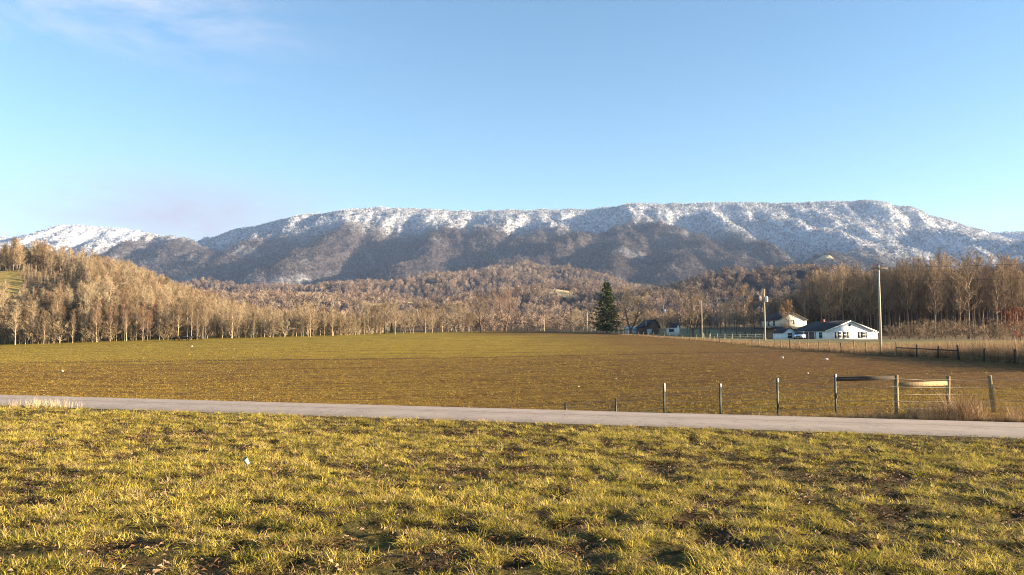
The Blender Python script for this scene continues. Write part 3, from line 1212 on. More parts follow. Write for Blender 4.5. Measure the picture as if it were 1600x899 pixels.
def gen_tree(seed, H, r, c0, spread, nl, nb, ntw, tw_len, tw_w, up=0.55, wob=0.03, forks=1, lean=0.0):
    g = np.random.default_rng(seed)
    T = TreeGeo()
    stems = []
    for fk in range(forks):
        pts = [np.array((0.0, 0, -0.3))]
        a = 2 * np.pi * fk / forks + g.uniform(0, 1)
        tilt = (0.0 if forks == 1 else g.uniform(0.22, 0.4))
        ns = 7
        for k in range(1, ns + 1):
            f = k / ns
            out_ = tilt * H * f * (1 - 0.35 * f) * sstep(0.05, 0.3, f) if forks > 1 else lean * H * f * f
            pts.append(np.array((math.cos(a) * out_ + g.normal(0, wob) * H * f * 0.5, math.sin(a) * out_ + g.normal(0, wob) * H * f * 0.5, H * 0.93 * f)))
        rr = [r * (0.75 if forks > 1 else 1) * (1 - 0.88 * (k / ns) ** 0.9) * (1.25 if k == 0 else 1) for k in range(ns + 1)]
        T.path(0, pts, rr, 6)
        stems.append((np.array(pts), rr))
    for st, rr in stems:
        for k in range(nl // forks):
            f = c0 + (0.98 - c0) * ((k + g.uniform(0, 1)) / (nl // forks))
            q = f * (len(st) - 1)
            i = min(int(q), len(st) - 2)
            p = st[i] + (st[i + 1] - st[i]) * (q - i)
            rad = rr[i] * 0.5
            rel = (f - c0) / (1 - c0)
            ln = spread * (0.35 + 0.9 * math.sin(math.pi * min(0.15 + 0.85 * rel, 1) * 0.92)) * g.uniform(0.7, 1.15) * (1.0 - 0.35 * rel)
            a = k * 2.4 + g.uniform(-0.6, 0.6)
            el = up + 0.5 * rel + g.uniform(-0.2, 0.25)
            d = np.array((math.cos(a) * math.cos(el), math.sin(a) * math.cos(el), math.sin(el)))
            lp_, lr = [p], [rad]
            for s_ in range(4):
                d = d + g.normal(0, 0.13, 3) + np.array((0, 0, 0.10))
                d /= np.linalg.norm(d)
                lp_.append(lp_[-1] + d * ln / 4)
                lr.append(rad * (1 - (s_ + 1) / 4.6))
            T.path(0 if rad > r * 0.25 else 1, lp_, lr, 4)
            lp_ = np.array(lp_)
            for b in range(nb):
                fb = 0.2 + 0.8 * (b + g.uniform()) / nb
                q = min(fb * 4, 3.999)
                i = int(q)
                pb = lp_[i] + (lp_[i + 1] - lp_[i]) * (q - i)
                db = (lp_[i + 1] - lp_[i])
                db = db / np.linalg.norm(db) + g.normal(0, 0.55, 3) + np.array((0, 0, 0.15))
                db /= np.linalg.norm(db)
                lb = ln * g.uniform(0.25, 0.5) * (1.1 - 0.4 * fb)
                p1 = pb + db * lb * 0.5
                db2 = db + g.normal(0, 0.25, 3) + np.array((0, 0, 0.1))
                p2 = p1 + db2 / np.linalg.norm(db2) * lb * 0.5
                T.path(1, [pb, p1, p2], [rad * 0.35, rad * 0.22, rad * 0.1], 3)
                for t_i in range(ntw):
                    ft = g.uniform(0.15, 1.0)
                    pt = pb + (p1 - pb) * ft * 2 if ft < 0.5 else p1 + (p2 - p1) * (ft - 0.5) * 2
                    dt = db + g.normal(0, 0.6, 3) + np.array((0, 0, 0.25))
                    dt /= np.linalg.norm(dt)
                    T.strip(pt, pt + dt * tw_len * g.uniform(0.5, 1.2), tw_w, g)
    return T


def bark(name, lo, hi):
    m = new_mat(name)
    t = NT(m)
    f = t.noise(2.0, 5, 0.65, vec=t.obj(), stretch=(3, 3, 0.6))
    oi = t.n('ShaderNodeObjectInfo')
    f2 = t.math('ADD', t.math('MULTIPLY', f, 0.6), t.math('MULTIPLY', oi.outputs['Random'], 0.45))
    t.finish(t.ramp(f2, [(0.25, lo), (0.75, hi)]), 0.9, 0.15)
    return m


def twigmat(name, stops, patch=None):
    return rnd_mat(name, stops, rough=0.85, spec=0.15, patch_scale=0.03 if patch else None, patch=patch)


b_pale = bark('pale bark', (0.13, 0.092, 0.058), (0.40, 0.32, 0.22))
b_dark = bark('dark bark', (0.055, 0.036, 0.026), (0.20, 0.14, 0.095))
t_gold = twigmat('golden brown twigs', [(0.0, (0.15, 0.108, 0.066)), (0.5, (0.23, 0.172, 0.106)), (1.0, (0.33, 0.265, 0.175))])
t_red = twigmat('reddish brown twigs', [(0.0, (0.15, 0.085, 0.055)), (0.6, (0.21, 0.13, 0.085)), (1.0, (0.27, 0.18, 0.12))])
t_dark = twigmat('dark grey brown twigs', [(0.0, (0.14, 0.095, 0.062)), (0.5, (0.25, 0.177, 0.112)), (1.0, (0.42, 0.305, 0.185))])
t_rust = twigmat('rust red leaves', [(0.0, (0.22, 0.06, 0.03)), (1.0, (0.34, 0.11, 0.05))])
t_orange = twigmat('orange willow twigs', [(0.0, (0.24, 0.15, 0.085)), (1.0, (0.36, 0.24, 0.13))])

KINDS = {}
spec = {
    'tall_pale': [gen_tree(400 + k, 15, 0.16, 0.14 + 0.08 * k, 2.9, 28, 6, 9, 1.05, 0.026, 0.85) for k in range(3)],
    'tall_dark': [gen_tree(420 + k, 20, 0.30, 0.32, 4.6, 26, 8, 9, 1.1, 0.034, 0.5) for k in range(4)],
    'round': [gen_tree(440 + k, 11, 0.22, 0.2, 4.2, 24, 8, 12, 0.9, 0.035, 0.35, forks=1 + k % 2) for k in range(3)],
    'spread': [gen_tree(460 + k, 13, 0.42, 0.22, 6.0, 28, 9, 11, 1.0, 0.035, 0.25, forks=2 + k % 2) for k in range(2)],
    'shrub': [gen_tree(480 + k, 4.0, 0.07, 0.05, 2.0, 22, 6, 9, 0.5, 0.03, 0.35, forks=3) for k in range(2)],
}


def tree_kind(key, kind, mt, mc):
    KINDS[key] = [t.meshes(key, mt, mc) for t in spec[kind]]


tree_kind('pale', 'tall_pale', b_pale, t_gold)
tree_kind('pale_red', 'tall_pale', b_pale, t_red)
tree_kind('dark', 'tall_dark', b_dark, t_dark)
tree_kind('round', 'round', b_pale, t_gold)
tree_kind('spread', 'spread', b_dark, t_gold)
tree_kind('spread_red', 'spread', b_dark, t_red)
tree_kind('shrub', 'shrub', b_dark, t_dark)
tree_kind('gold_shrub', 'shrub', b_pale, t_gold)
tree_kind('rust', 'shrub', b_dark, t_rust)
tree_kind('orange', 'round', b_pale, t_orange)


def tree(key, p, scale, label, group=None, name='bare_tree', cat='tree', var=None, wide=1.0):
    ms = KINDS[key]
    tm, cm = ms[random.randrange(len(ms)) if var is None else var]
    e = empty(name, p, random.uniform(0, 6.28))
    e.scale = (scale * wide, scale * wide, scale)
    obj('trunk', tm, e)
    obj('crown', cm, e)
    return tag(e, label, cat, group)


# named single trees first
tree('spread_red', at(790, 262), 0.98, 'lone round bare tree with a dark trunk on the brow of the field', wide=0.85, var=0)
tree('spread', at(752, 238), 0.80, 'broad low bare tree with pale fanning limbs at the end of the golden tree line', var=1)
tree('spread', at(985, 228), 0.93, 'wide bare tree with low dark limbs just right of the tall evergreen', var=0, wide=1.05)
tree('spread', at(1082, 215), 0.85, 'forked bare tree with two dark leaning stems beyond the fence', var=1, wide=0.9)
tree('dark', at(1163, 215), 0.72, 'dark trunked spreading bare tree left of the pole with the transformer', var=1, wide=1.3)
tree('orange', at(1231, 196), 0.85, 'slender orange twigged bare tree in front of the cream house gable', var=0, wide=0.75)
tree('orange', at(1037, 222), 0.46, 'small orange brown leafy tree between the brown barn and the white shed', var=1, wide=1.1)
tree('dark', at(1512, 168), 0.94, 'tall dark trunked bare tree standing out above the right hand wood', var=0)
tree('rust', at(1592, 128), 1.25, 'rust red leafed shrub at the foot of the right hand wood', name='shrub', cat='shrub', var=0, wide=1.1)
tree('shrub', at(1545, 135), 0.85, 'dark rounded bush in the tall dry grass before the right hand wood', name='shrub', cat='shrub', var=1, wide=1.5)

NT_TREES = 0
GL = 'bare trees of the wood along the left edge of the field'
LL = 'bare pale stemmed tree in the golden wood along the left edge of the field'
LR = 'reddish twigged bare tree among the golden ones along the left edge of the field'
edge_px = np.array([0, 120, 240, 360, 480, 640, 740, 830])
edge_Y = np.array([187, 190, 193, 198, 203, 219, 239, 262])


def put(key, px, Y, sc, label, group, wide=1.0):
    global NT_TREES
    p = at(px, Y)
    p[2] -= 0.1
    tree(key, p, sc, label, group, wide=wide)
    NT_TREES += 1


for k in range(118):
    px = -30 + 600 * (k + rng.uniform(0, 1)) / 118
    Y = np.interp(px, edge_px, edge_Y) + rng.choice([0.5, 2, 5, 9]) + rng.uniform(0, 3)
    red = 150 < px < 245 and rng.uniform() < 0.8
    tall = np.interp(px, [0, 120, 200, 300, 420, 560], [0.55, 0.68, 0.62, 0.66, 0.5, 0.42]) * rng.uniform(0.55, 1.25)
    if red:
        put('pale_red', px, Y, 0.62 * rng.uniform(0.8, 1.15), LR, 'reddish trees of the left wood')
    else:
        put('pale', px, Y, tall, LL, GL, rng.uniform(0.8, 1.15))
for k in range(30):
    px = 470 + 275 * (k + rng.uniform(0, 1)) / 30
    Y = np.interp(px, edge_px, edge_Y) + rng.uniform(2, 14)
    put('round', px, Y, rng.uniform(0.48, 0.82), 'low round crowned golden bare tree behind the middle of the field', 'round golden trees behind the middle of the field')
for k in range(92):
    px = 1255 + 400 * (k + rng.uniform(0, 1)) / 92
    Y = rng.choice([212, 217, 224, 232]) + rng.uniform(-3, 6)
    if px < 1385:
        Y += 8
    put('dark', px, Y, rng.uniform(0.72, 1.0) * np.interp(px, [1250, 1330, 1450], [0.78, 0.9, 1.0]) * Y / 190, 'tall dark bare tree in the grey brown wood behind the white ranch house', 'dark bare trees of the right hand wood', rng.uniform(0.7, 1.0))
for k in range(22):
    px = 1045 + 220 * (k + rng.uniform(0, 1)) / 22
    Y = rng.uniform(232, 290)
    put('dark', px, Y, rng.uniform(0.42, 0.62) * np.interp(px, [1045, 1260], [0.85, 1.15]), 'bare tree behind the houses right of the evergreen', 'bare trees behind the houses', 1.2)
for k in range(16):
    px = 895 + 160 * (k + rng.uniform(0, 1)) / 16
    put('round', px, rng.uniform(262, 320), rng.uniform(0.55, 0.8), 'pinkish tan bare tree behind the evergreen and the barn', 'tan trees behind the evergreen')
# dark undergrowth at the foot of the right wood and inside the left wood
for k in range(30):
    px = 1385 + 240 * (k + rng.uniform(0, 1)) / 30
    p = at(px, rng.uniform(142, 166))
    tree('shrub', p, rng.uniform(0.45, 0.85), 'dark leafless thicket bush at the foot of the right hand wood', 'thicket bushes below the right hand wood', name='shrub', cat='shrub', wide=1.4)
for k in range(64):
    px = rng.uniform(0, 560)
    p = at(px, float(np.interp(px, edge_px, edge_Y)) + rng.uniform(1.5, 12))
    tree('gold_shrub', p, rng.uniform(0.7, 1.35), 'leafless thicket bush under the golden trees along the left edge of the field', 'thicket bushes below the left wood', name='shrub', cat='shrub', wide=1.2)
print('trees', NT_TREES)

# evergreens
def gen_conifer(seed, H, Rb, whorls):
    g = np.random.default_rng(seed)
    T = TreeGeo()
    T.path(0, [np.array((0, 0, -0.3)), np.array((0, 0, H * 0.5)), np.array((0, 0, H))], [0.32, 0.2, 0.03], 8)
    for wv_ in range(whorls):
        f = wv_ / whorls
        z = H * (0.1 + 0.89 * f)
        nb = 9
        for b in range(nb):
            a = b * 2 * np.pi / nb + g.uniform(-0.4, 0.4) + wv_
            rad = Rb * (1 - f) ** 0.8 * g.uniform(0.4, 1.2) * (1 + 0.22 * math.sin(wv_ * 1.9 + a)) + 0.15
            if f < 0.12:
                rad *= 0.75
            p = np.array((0, 0, z + g.uniform(-0.15, 0.15)))
            d = np.array((math.cos(a), math.sin(a), 0.15 - 0.35 * (1 - f)))
            p1 = p + d * rad * 0.6
            p2 = p1 + (d + np.array((0, 0, 0.25))) * rad * 0.4
            T.path(1, [p, p1, p2], [0.05, 0.03, 0.01], 3)
            for s_ in range(int(10 + 18 * (1 - f))):
                q = g.uniform(0.2, 1.0)
                b0 = p + (p1 - p) * q / 0.6 if q < 0.6 else p1 + (p2 - p1) * (q - 0.6) / 0.4
                dd = d * 0.5 + g.normal(0, 0.55, 3) + np.array((0, 0, -0.35))
                dd /= np.linalg.norm(dd)
                T.strip(b0, b0 + dd * g.uniform(0.35, 0.8), 0.20, g)
    return T


t_need = twigmat('evergreen needles', [(0.0, (0.028, 0.042, 0.016)), (1.0, (0.085, 0.10, 0.036))])
cg = gen_conifer(500, 15.2, 5.6, 36)
KINDS['spruce'] = [cg.meshes('spruce', b_dark, t_need)]
p = at(948, 226)
e = empty('evergreen_tree', p)
obj('trunk', KINDS['spruce'][0][0], e)
obj('crown', KINDS['spruce'][0][1], e)
tag(e, 'tall dark green conifer standing alone in the middle of the valley', 'tree')
e = empty('evergreen_tree', at(612, 222))
e.scale = (0.16, 0.16, 0.2)
obj('trunk', KINDS['spruce'][0][0], e)
obj('crown', KINDS['spruce'][0][1], e)
tag(e, 'very small dark conifer at the foot of the golden tree line', 'tree')

# woods that read as one mass: stuff
protos_l = [t.joined('wood_tree', b_pale, t_gold) for t in spec['tall_pale']] + [spec['tall_pale'][0].joined('wood_tree', b_pale, t_red)] + [t.joined('wood_tree', b_pale, t_gold) for t in spec['round']] + [spec['tall_pale'][1].joined('wood_tree', b_dark, t_dark)]
n = 7600
yy = rng.uniform(196, 430, n)
pxx = rng.uniform(-150, 600, n)
xx = (pxx - 800) / FOC * yy
lim = np.interp(pxx, edge_px, edge_Y)
keep = (yy > lim + 10) & ~((yy > 215) & (yy < 352) & (pxx < 34 - (yy - 215) * 0.03 + 6 * np.sin(yy * 0.2))) & (rng.uniform(size=n) < np.where(pxx > 450, 0.55, 0.85))
xx, yy, pxx = xx[keep], yy[keep], pxx[keep]
n = len(xx)
print('left wood', n)
scatter('left_wood', np.stack((xx, yy, ground_z(xx, yy) - 0.2), -1), np.stack((rng.normal(0, .05, n), rng.normal(0, .05, n), rng.uniform(0, 6.28, n)), -1),
        rng.uniform(0.5, 1.05, n) * np.where((xx > -0.625 * yy) & (xx < -0.54 * yy) & (yy > 215) & (yy < 360), np.where(xx < -0.57 * yy, 0.28, 0.40), np.interp(pxx, [200, 300, 400, 520], [1.0, 0.75, 0.52, 0.42])), rng.choice(8, n, p=[.2, .2, .2, .08, .09, .08, .08, .07]), protos_l, 'golden brown bare wood covering the hillside left of the field', 'woodland')
protos_r = [t.joined('wood_tree', b_dark, t_dark) for t in spec['tall_dark']]
n = 900
yy = rng.uniform(236, 350, n)
pxx = rng.uniform(1200, 1760, n)
xx = (pxx - 800) / FOC * yy
zsc = rng.uniform(0.7, 1.0, n) * np.interp(pxx, [1200, 1300, 1400], [0.6, 0.85, 1.0])
n = len(xx)
scatter('right_wood', np.stack((xx, yy, ground_z(xx, yy) - 0.2), -1), np.stack((rng.normal(0, .05, n), rng.normal(0, .05, n), rng.uniform(0, 6.28, n)), -1),
        zsc, rng.integers(0, 4, n), protos_r, 'deep grey brown bare wood behind the first trees at right', 'woodland')

# valley floor and foothill woods, mountain forest
t_pink = new_mat('far twigs')
tt_ = NT(t_pink)
oi = tt_.n('ShaderNodeObjectInfo')
rc = tt_.ramp(oi.outputs['Random'], [(0.0, (0.09, 0.065, 0.052)), (0.4, (0.17, 0.122, 0.092)), (0.75, (0.24, 0.175, 0.13)), (1.0, (0.32, 0.25, 0.18))])
fr = tt_.ramp(oi.outputs['Random'], [(0.0, (0.24, 0.26, 0.30)), (0.5, (0.5, 0.52, 0.56)), (1.0, (0.7, 0.71, 0.73))])
cc_, _ = frost_nodes(tt_, rc, fr)
tt_.finish(cc_, 0.9, 0.1)
t_mt = new_mat('mountain twigs')
tt_ = NT(t_mt)
oi = tt_.n('ShaderNodeObjectInfo')
rc = tt_.ramp(oi.outputs['Random'], [(0.0, (0.022, 0.018, 0.02)), (0.4, (0.05, 0.041, 0.042)), (0.8, (0.105, 0.083, 0.076)), (1.0, (0.18, 0.148, 0.13))])
fr = tt_.ramp(oi.outputs['Random'], [(0.0, (0.07, 0.07, 0.08)), (0.3, (0.22, 0.23, 0.26)), (0.7, (0.46, 0.475, 0.51)), (1.0, (0.66, 0.67, 0.69))])
cc_, _ = frost_nodes(tt_, rc, fr)
tt_.finish(cc_, 0.9, 0.1)
far_p, mt_p = [], []
for k in range(5):
    g = np.random.default_rng(600 + k)
    T = TreeGeo()
    T.path(0, [np.array((0, 0, -2.0)), np.array((0, 0, 6.0)), np.array((g.normal(0, .4), g.normal(0, .4), 11.0))], [0.28, 0.2, 0.06], 3)
    for j in range(110):
        d = g.normal(size=3)
        d /= np.linalg.norm(d)
        q = d * np.array((3.6, 3.6, 4.4)) * g.uniform(0.3, 1) ** 0.4 * (1 + 0.2 * math.sin(3 * d[0] + k) ) + np.array((0, 0, 6.8))
        dd = d + g.normal(0, 0.6, 3) + np.array((0, 0, 0.3))
        T.strip(q - dd * 0.7, q + dd * 0.9, 0.36, g)
    far_p.append(T.joined('far_tree', t_pink, t_pink))
    mt_p.append(T.joined('mountain_tree', t_mt, t_mt))


def far_points(y0, y1, n, margin):
    Y = np.sqrt(rng.uniform(y0 ** 2, y1 ** 2, n))
    px = rng.uniform(-120, 1720, n)
    z = far_lookup(FZ, px, Y)
    vis = far_lookup(FVIS, px, Y)
    keep = ((z + margin - CAM[2]) / Y > vis - 0.0005) & (far_lookup(FP, px, Y) < 0.4)
    Y, px, z = Y[keep], px[keep], z[keep]
    return np.stack(((px - 800) / FOC * Y, Y, z), -1)


# the valley floor between the field and the foothills
n = 2600
yy = rng.uniform(330, 640, n)
pxx = rng.uniform(420, 1420, n)
xx = (pxx - 800) / FOC * yy
clump = fbm(xx / 45, yy / 45, 3, 91)
keep = (clump > rng.uniform(-0.6, 0.3, n)) & (pasture_f(xx, yy) < 0.3)
xx, yy = xx[keep], yy[keep]
va = np.stack((xx, yy, ground_z(xx, yy)), -1)
a1 = far_points(620, 1250, 11000, 10)
a2 = far_points(1250, 2350, 30000, 10)
fa = np.concatenate((va, a1, a2))
n = len(fa)
print('foothill trees', n)
scatter('foothill_wood', fa, np.stack((rng.normal(0, .06, n), rng.normal(0, .06, n), rng.uniform(0, 6.28, n)), -1),
        np.stack([rng.uniform(0.55, 1.15, n)] * 3, -1) * np.interp(fa[:, 1], [330, 600, 1500, 2300], [0.62, 0.8, 1.05, 1.25])[:, None], rng.integers(0, 5, n), far_p,
        'pinkish brown bare woods over the valley and the foothills', 'woodland')
mt_ = np.concatenate((far_points(2350, 4150, 125000, 14), far_points(4150, 4900, 26000, 14)))
n = len(mt_)
print('mountain trees', n)
scatter('mountain_forest', mt_, np.stack((rng.normal(0, .06, n), rng.normal(0, .06, n), rng.uniform(0, 6.28, n)), -1),
        rng.uniform(0.45, 1.0, n)[:, None] * np.array((1.3, 1.3, 1.0)), rng.integers(0, 5, n), mt_p, 'frost whitened forest on the long mountain ridge', 'forest')

# ------------------------------------------------------------------ buildings
m_white = plain('white siding', (0.76, 0.77, 0.78), 0.6, 0.05, 1.5)
m_cream = plain('cream siding', (0.62, 0.59, 0.50), 0.65, 0.08, 1.5)
m_roof = plain('dark shingles', (0.035, 0.034, 0.036), 0.9, 0.35, 3.0)
m_glass = plain('dark window glass', (0.03, 0.035, 0.045), 0.1, 0.2, 1.0, spec=0.6)
m_black = plain('black shutters', (0.02, 0.02, 0.022), 0.6, 0.2)
m_brick = plain('red brown brick', (0.16, 0.07, 0.05), 0.9, 0.3, 6)
m_wood = plain('weathered brown boards', (0.12, 0.075, 0.055), 0.9, 0.3, 4)
m_tan = plain('tan porch boards', (0.30, 0.22, 0.14), 0.85, 0.25, 4)
m_greyblue = plain('pale blue grey metal', (0.36, 0.42, 0.46), 0.5, 0.15, 1.5, metal=0.2)
m_trim = plain('white trim', (0.8, 0.8, 0.79), 0.5, 0.04)


def window(parent, x, y, z, w_, h, shutters=False):
    """window in a wall facing -y; x, z its centre, y the wall face"""
    b = MB()
    t = 0.09
    b.box(x - w_ / 2 - t, x + w_ / 2 + t, y - 0.05, y + 0.02, z + h / 2, z + h / 2 + t)
    b.box(x - w_ / 2 - t, x + w_ / 2 + t, y - 0.07, y + 0.02, z - h / 2 - t, z - h / 2)
    b.box(x - w_ / 2 - t, x - w_ / 2, y - 0.05, y + 0.02, z - h / 2, z + h / 2)
    b.box(x + w_ / 2, x + w_ / 2 + t, y - 0.05, y + 0.02, z - h / 2, z + h / 2)
    b.box(x - w_ / 2, x + w_ / 2, y - 0.04, y + 0.015, z - 0.03, z + 0.03)
    fr_ = b.build('window', m_trim, parent)
    g = MB()
    g.box(x - w_ / 2, x + w_ / 2, y - 0.02, y + 0.01, z - h / 2, z + h / 2)
    g.build('pane', m_glass, fr_)
    if shutters:
        for sx in (-1, 1):
            s_ = MB()
            c = x + sx * (w_ / 2 + t + 0.24)
            s_.box(c - 0.22, c + 0.22, y - 0.04, y + 0.01, z - h / 2 - 0.05, z + h / 2 + 0.05)
            s_.build('shutter', m_black, parent)


def window_side(parent, x, y, z, w_, h):
    """window in a wall facing -x"""
    b = MB()
    b.box(x - 0.05, x + 0.02, y - w_ / 2 - 0.09, y + w_ / 2 + 0.09, z - h / 2 - 0.09, z + h / 2 + 0.09)
    fr_ = b.build('window', m_trim, parent)
    g = MB()
    g.box(x - 0.075, x - 0.045, y - w_ / 2, y + w_ / 2, z - h / 2, z + h / 2)
    g.build('pane', m_glass, fr_)


def gable_roof(parent, x0, x1, y0, y1, ze, zr, over=0.35, th=0.18, mat=None, xr=None, name='roof'):
    """ridge along y"""
    xm = (x0 + x1) / 2 if xr is None else xr
    sl = (zr - ze) / (xm - x0)
    sr = (zr - ze) / (x1 - xm)
    b = MB()
    b.prism([(x0 - over, ze - over * sl + 0.01), (xm, zr + 0.01), (x1 + over, ze - over * sr + 0.01), (x1 + over, ze - over * sr + th), (xm, zr + th), (x0 - over, ze - over * sl + th)], y0 - over, y1 + over)
    return b.build(name, mat or m_roof, parent)


# white house
p = at(1327, 172)
hx, hy, hz = float(p[0]), 172.0, float(P(1327, 534, 172)[2])
house = empty('white_house', (hx, hy, hz), R(9))
tag(house, 'low white ranch house with black shuttered windows and a dark roof before the wood', 'house')
b = MB()
b.prism([(-5.7, -0.6), (5.7, -0.6), (5.7, 2.35), (0.0, 4.45), (-5.7, 2.35)], 0, 14)
b.build('wall', m_white, house)
rf = gable_roof(house, -5.7, 5.7, 0, 14, 2.35, 4.45)
b = MB()
b.box(-1.8, -1.1, 8, 8.8, 3.7, 5.0)
b.build('chimney', m_brick, rf)
tr = MB()
for sx in (-1, 1):
    q = Vector((sx * 6.05, -0.36, 2.16))
    tr.prism([(0, 4.40), (0, 4.58), (sx * 6.06, 2.35), (sx * 6.06, 2.14)], -0.40, -0.352)
tr.build('fascia', m_trim, house)
window(house, -2.6, 0, 1.45, 1.0, 1.3, False)
window(house, -1.4, 0, 1.45, 1.0, 1.3, False)
for sx in (-3.45, -0.55):
    s_ = MB()
    s_.box(sx - 0.2, sx + 0.2, -0.04, 0.01, 0.75, 2.15)
    s_.build('shutter', m_black, house)
window(house, 2.9, 0, 1.45, 1.1, 1.2, True)
b = MB()
b.prism([(-0.28, 3.3), (0.28, 3.3), (0.28, 3.75), (0, 3.95), (-0.28, 3.75)], -0.05, 0.01)
b.build('gable_vent', m_black, house)
b = MB()
b.box(5.72, 7.2, 1.0, 7, -0.6, 2.0)
b.build('lean_to', m_white, house)
b = MB()
b.box(5.72, 7.35, 0.8, 7.2, 2.0, 2.12)
b.build('lean_to_roof', m_trim, house)
# left side: recessed porch with brick and posts, then a small gabled wing at the back
b = MB()
b.box(-5.74, -5.69, 4.0, 11.6, -0.4, 2.1)
b.build('porch_wall', m_brick, house)
for yy_ in (4.0, 6.6, 9.2):
    b = MB()
    b.box(-6.0, -5.86, yy_, yy_ + 0.14, -0.6, 2.2)
    b.build('porch_post', m_trim, house)
window_side(house, -5.75, 2.0, 1.4, 1.2, 1.2)
b = MB()
b.prism([(-9.2, -0.6), (-5.75, -0.6), (-5.75, 2.0), (-7.5, 3.1), (-9.2, 2.0)], 12.2, 17)
b.build('wing_wall', m_white, house)
gable_roof(house, -9.2, -5.78, 12.2, 17, 2.0, 3.1, 0.25, 0.15, name='wing_roof')
window(house, -7.5, 12.2, 1.3, 1.1, 1.2)

# cream two-storey house
p = at(1237, 206)
cz = float(P(1237, 533, 206)[2])
ch = empty('cream_house', (float(p[0]), 206, cz), R(9))
tag(ch, 'two storey cream house with a dark porch, half hidden behind the white ranch house', 'house')
b = MB()
b.prism([(-4.0, 3.7), (4.0, 3.7), (4.0, 5.5), (0.0, 7.35), (-4.0, 5.5)], 0, 9)
b.build('upper_wall', m_cream, ch)
b = MB()
b.box(-3.95, 3.95, 0.05, 8.95, -0.6, 3.7)
b.build('ground_floor_wall', m_tan, ch)
gable_roof(ch, -4.0, 4.0, 0, 9, 5.5, 7.35, 0.35, 0.2)
b = MB()
b.prism_x([(-2.4, 3.1), (0.0, 3.62), (0.0, 3.75), (-2.4, 3.25)], -6.2, 4.2)
b.build('porch_roof', m_roof, ch)
b = MB()
b.box(-6.2, -4.0, 0.02, 9.2, 3.2, 3.4)
b.build('side_porch_roof', m_roof, ch)
for px_ in (-6.0, -4.0, -1.6, 1.2, 4.0):
    b = MB()
    b.box(px_ - 0.08, px_ + 0.08, -2.3, -2.14, -0.6, 3.15)
    b.build('porch_post', m_tan, ch)
b = MB()
b.box(-6.0, 4.0, -2.26, -2.18, 0.95, 1.05)
b.box(-6.0, 4.0, -2.26, -2.18, 0.35, 0.42)
b.build('porch_railing', m_tan, ch)
window(ch, 0.4, 0, 4.9, 0.7, 0.9)
window(ch, 0.8, 0.05, 1.7, 1.2, 1.5)
window_side(ch, -4.0, 2.0, 4.6, 1.0, 1.2)
window_side(ch, -4.0, 5.0, 4.6, 1.0, 1.2)
b = MB()
b.box(-2.9, -1.9, -0.02, 0.04, -0.4, 1.9)
b.build('door', m_black, ch)

# white shed with a dark roof
p = at(1051, 236)
sh = empty('white_shed', (float(p[0]), 236, float(P(1051, 522, 236)[2])), R(56))
tag(sh, 'small white shed with a dark roof left of the forked bare trees', 'shed')
b = MB()
b.prism([(-1.2, -0.5), (1.2, -0.5), (1.2, 2.0), (0, 3.0), (-1.2, 2.0)], -1.6, 1.6)
b.build('wall', m_white, sh)
gable_roof(sh, -1.2, 1.2, -1.6, 1.6, 2.0, 3.0, 0.2, 0.12)
window_side(sh, -1.2, 0.0, 1.1, 1.5, 0.9)

# brown barn
p = at(1019, 245)
bn = empty('brown_barn', (float(p[0]), 245, float(P(1019, 522, 245)[2])), R(18))
tag(bn, 'dark brown barn with a steep dark roof behind the row of poles', 'barn')
b = MB()
b.prism([(-2.4, -0.5), (2.4, -0.5), (2.4, 2.2), (0.9, 4.4), (-2.4, 2.0)], 0, 6)
b.build('wall', m_wood, bn)
gable_roof(bn, -2.4, 2.4, 0, 6, 2.1, 4.4, 0.35, 0.15, xr=0.9)
b = MB()
b.box(-1.9, -0.4, -0.05, 0.01, -0.4, 1.5)
b.build('door', m_greyblue, bn)
# low metal building
p = at(987, 250)
lb = empty('metal_shed', (float(p[0]), 250, float(P(987, 522, 250)[2])), R(-20))
tag(lb, 'low pale blue grey metal shed between the evergreen and the brown barn', 'shed')
b = MB()
b.box(-2.2, 2.2, 0, 4, -0.5, 1.5)
b.build('wall', m_greyblue, lb)
b = MB()
b.prism_x([(-0.3, 1.5), (4.3, 2.3), (4.3, 2.42), (-0.3, 1.6)], -2.4, 2.4)
b.build('roof', m_greyblue, lb)

# far farmhouses on the hillsides
for px_, py_, Y_, s_, lab, mt2 in [(495, 471, 940, 1.0, 'tiny white farmhouse in a clearing above the golden tree line', m_white),
                                   (1183, 458, 780, 1.0, 'tiny dark farmhouse on the hillside above the pole with the transformer', m_wood)]:
    q = P(px_, py_, Y_)
    zg = float(far_z(np.array([q[0]]), np.array([Y_]))[0])
    fh = empty('farmhouse', (q[0], Y_, max(zg - 1.0, q[2] - 6.0)), R(30))
    fh.scale = (0.8, 0.8, 0.8)
    tag(fh, lab, 'house')
    b = MB()
    b.prism([(-3, -3), (3, -3), (3, 3.0), (0, 5.0), (-3, 3.0)], -4.5, 4.5)
    b.build('wall', mt2, fh)
    gable_roof(fh, -3, 3, -4.5, 4.5, 3.0, 5.0, 0.3, 0.2)
    window(fh, 0, -4.5, 1.5, 1.2, 1.4)

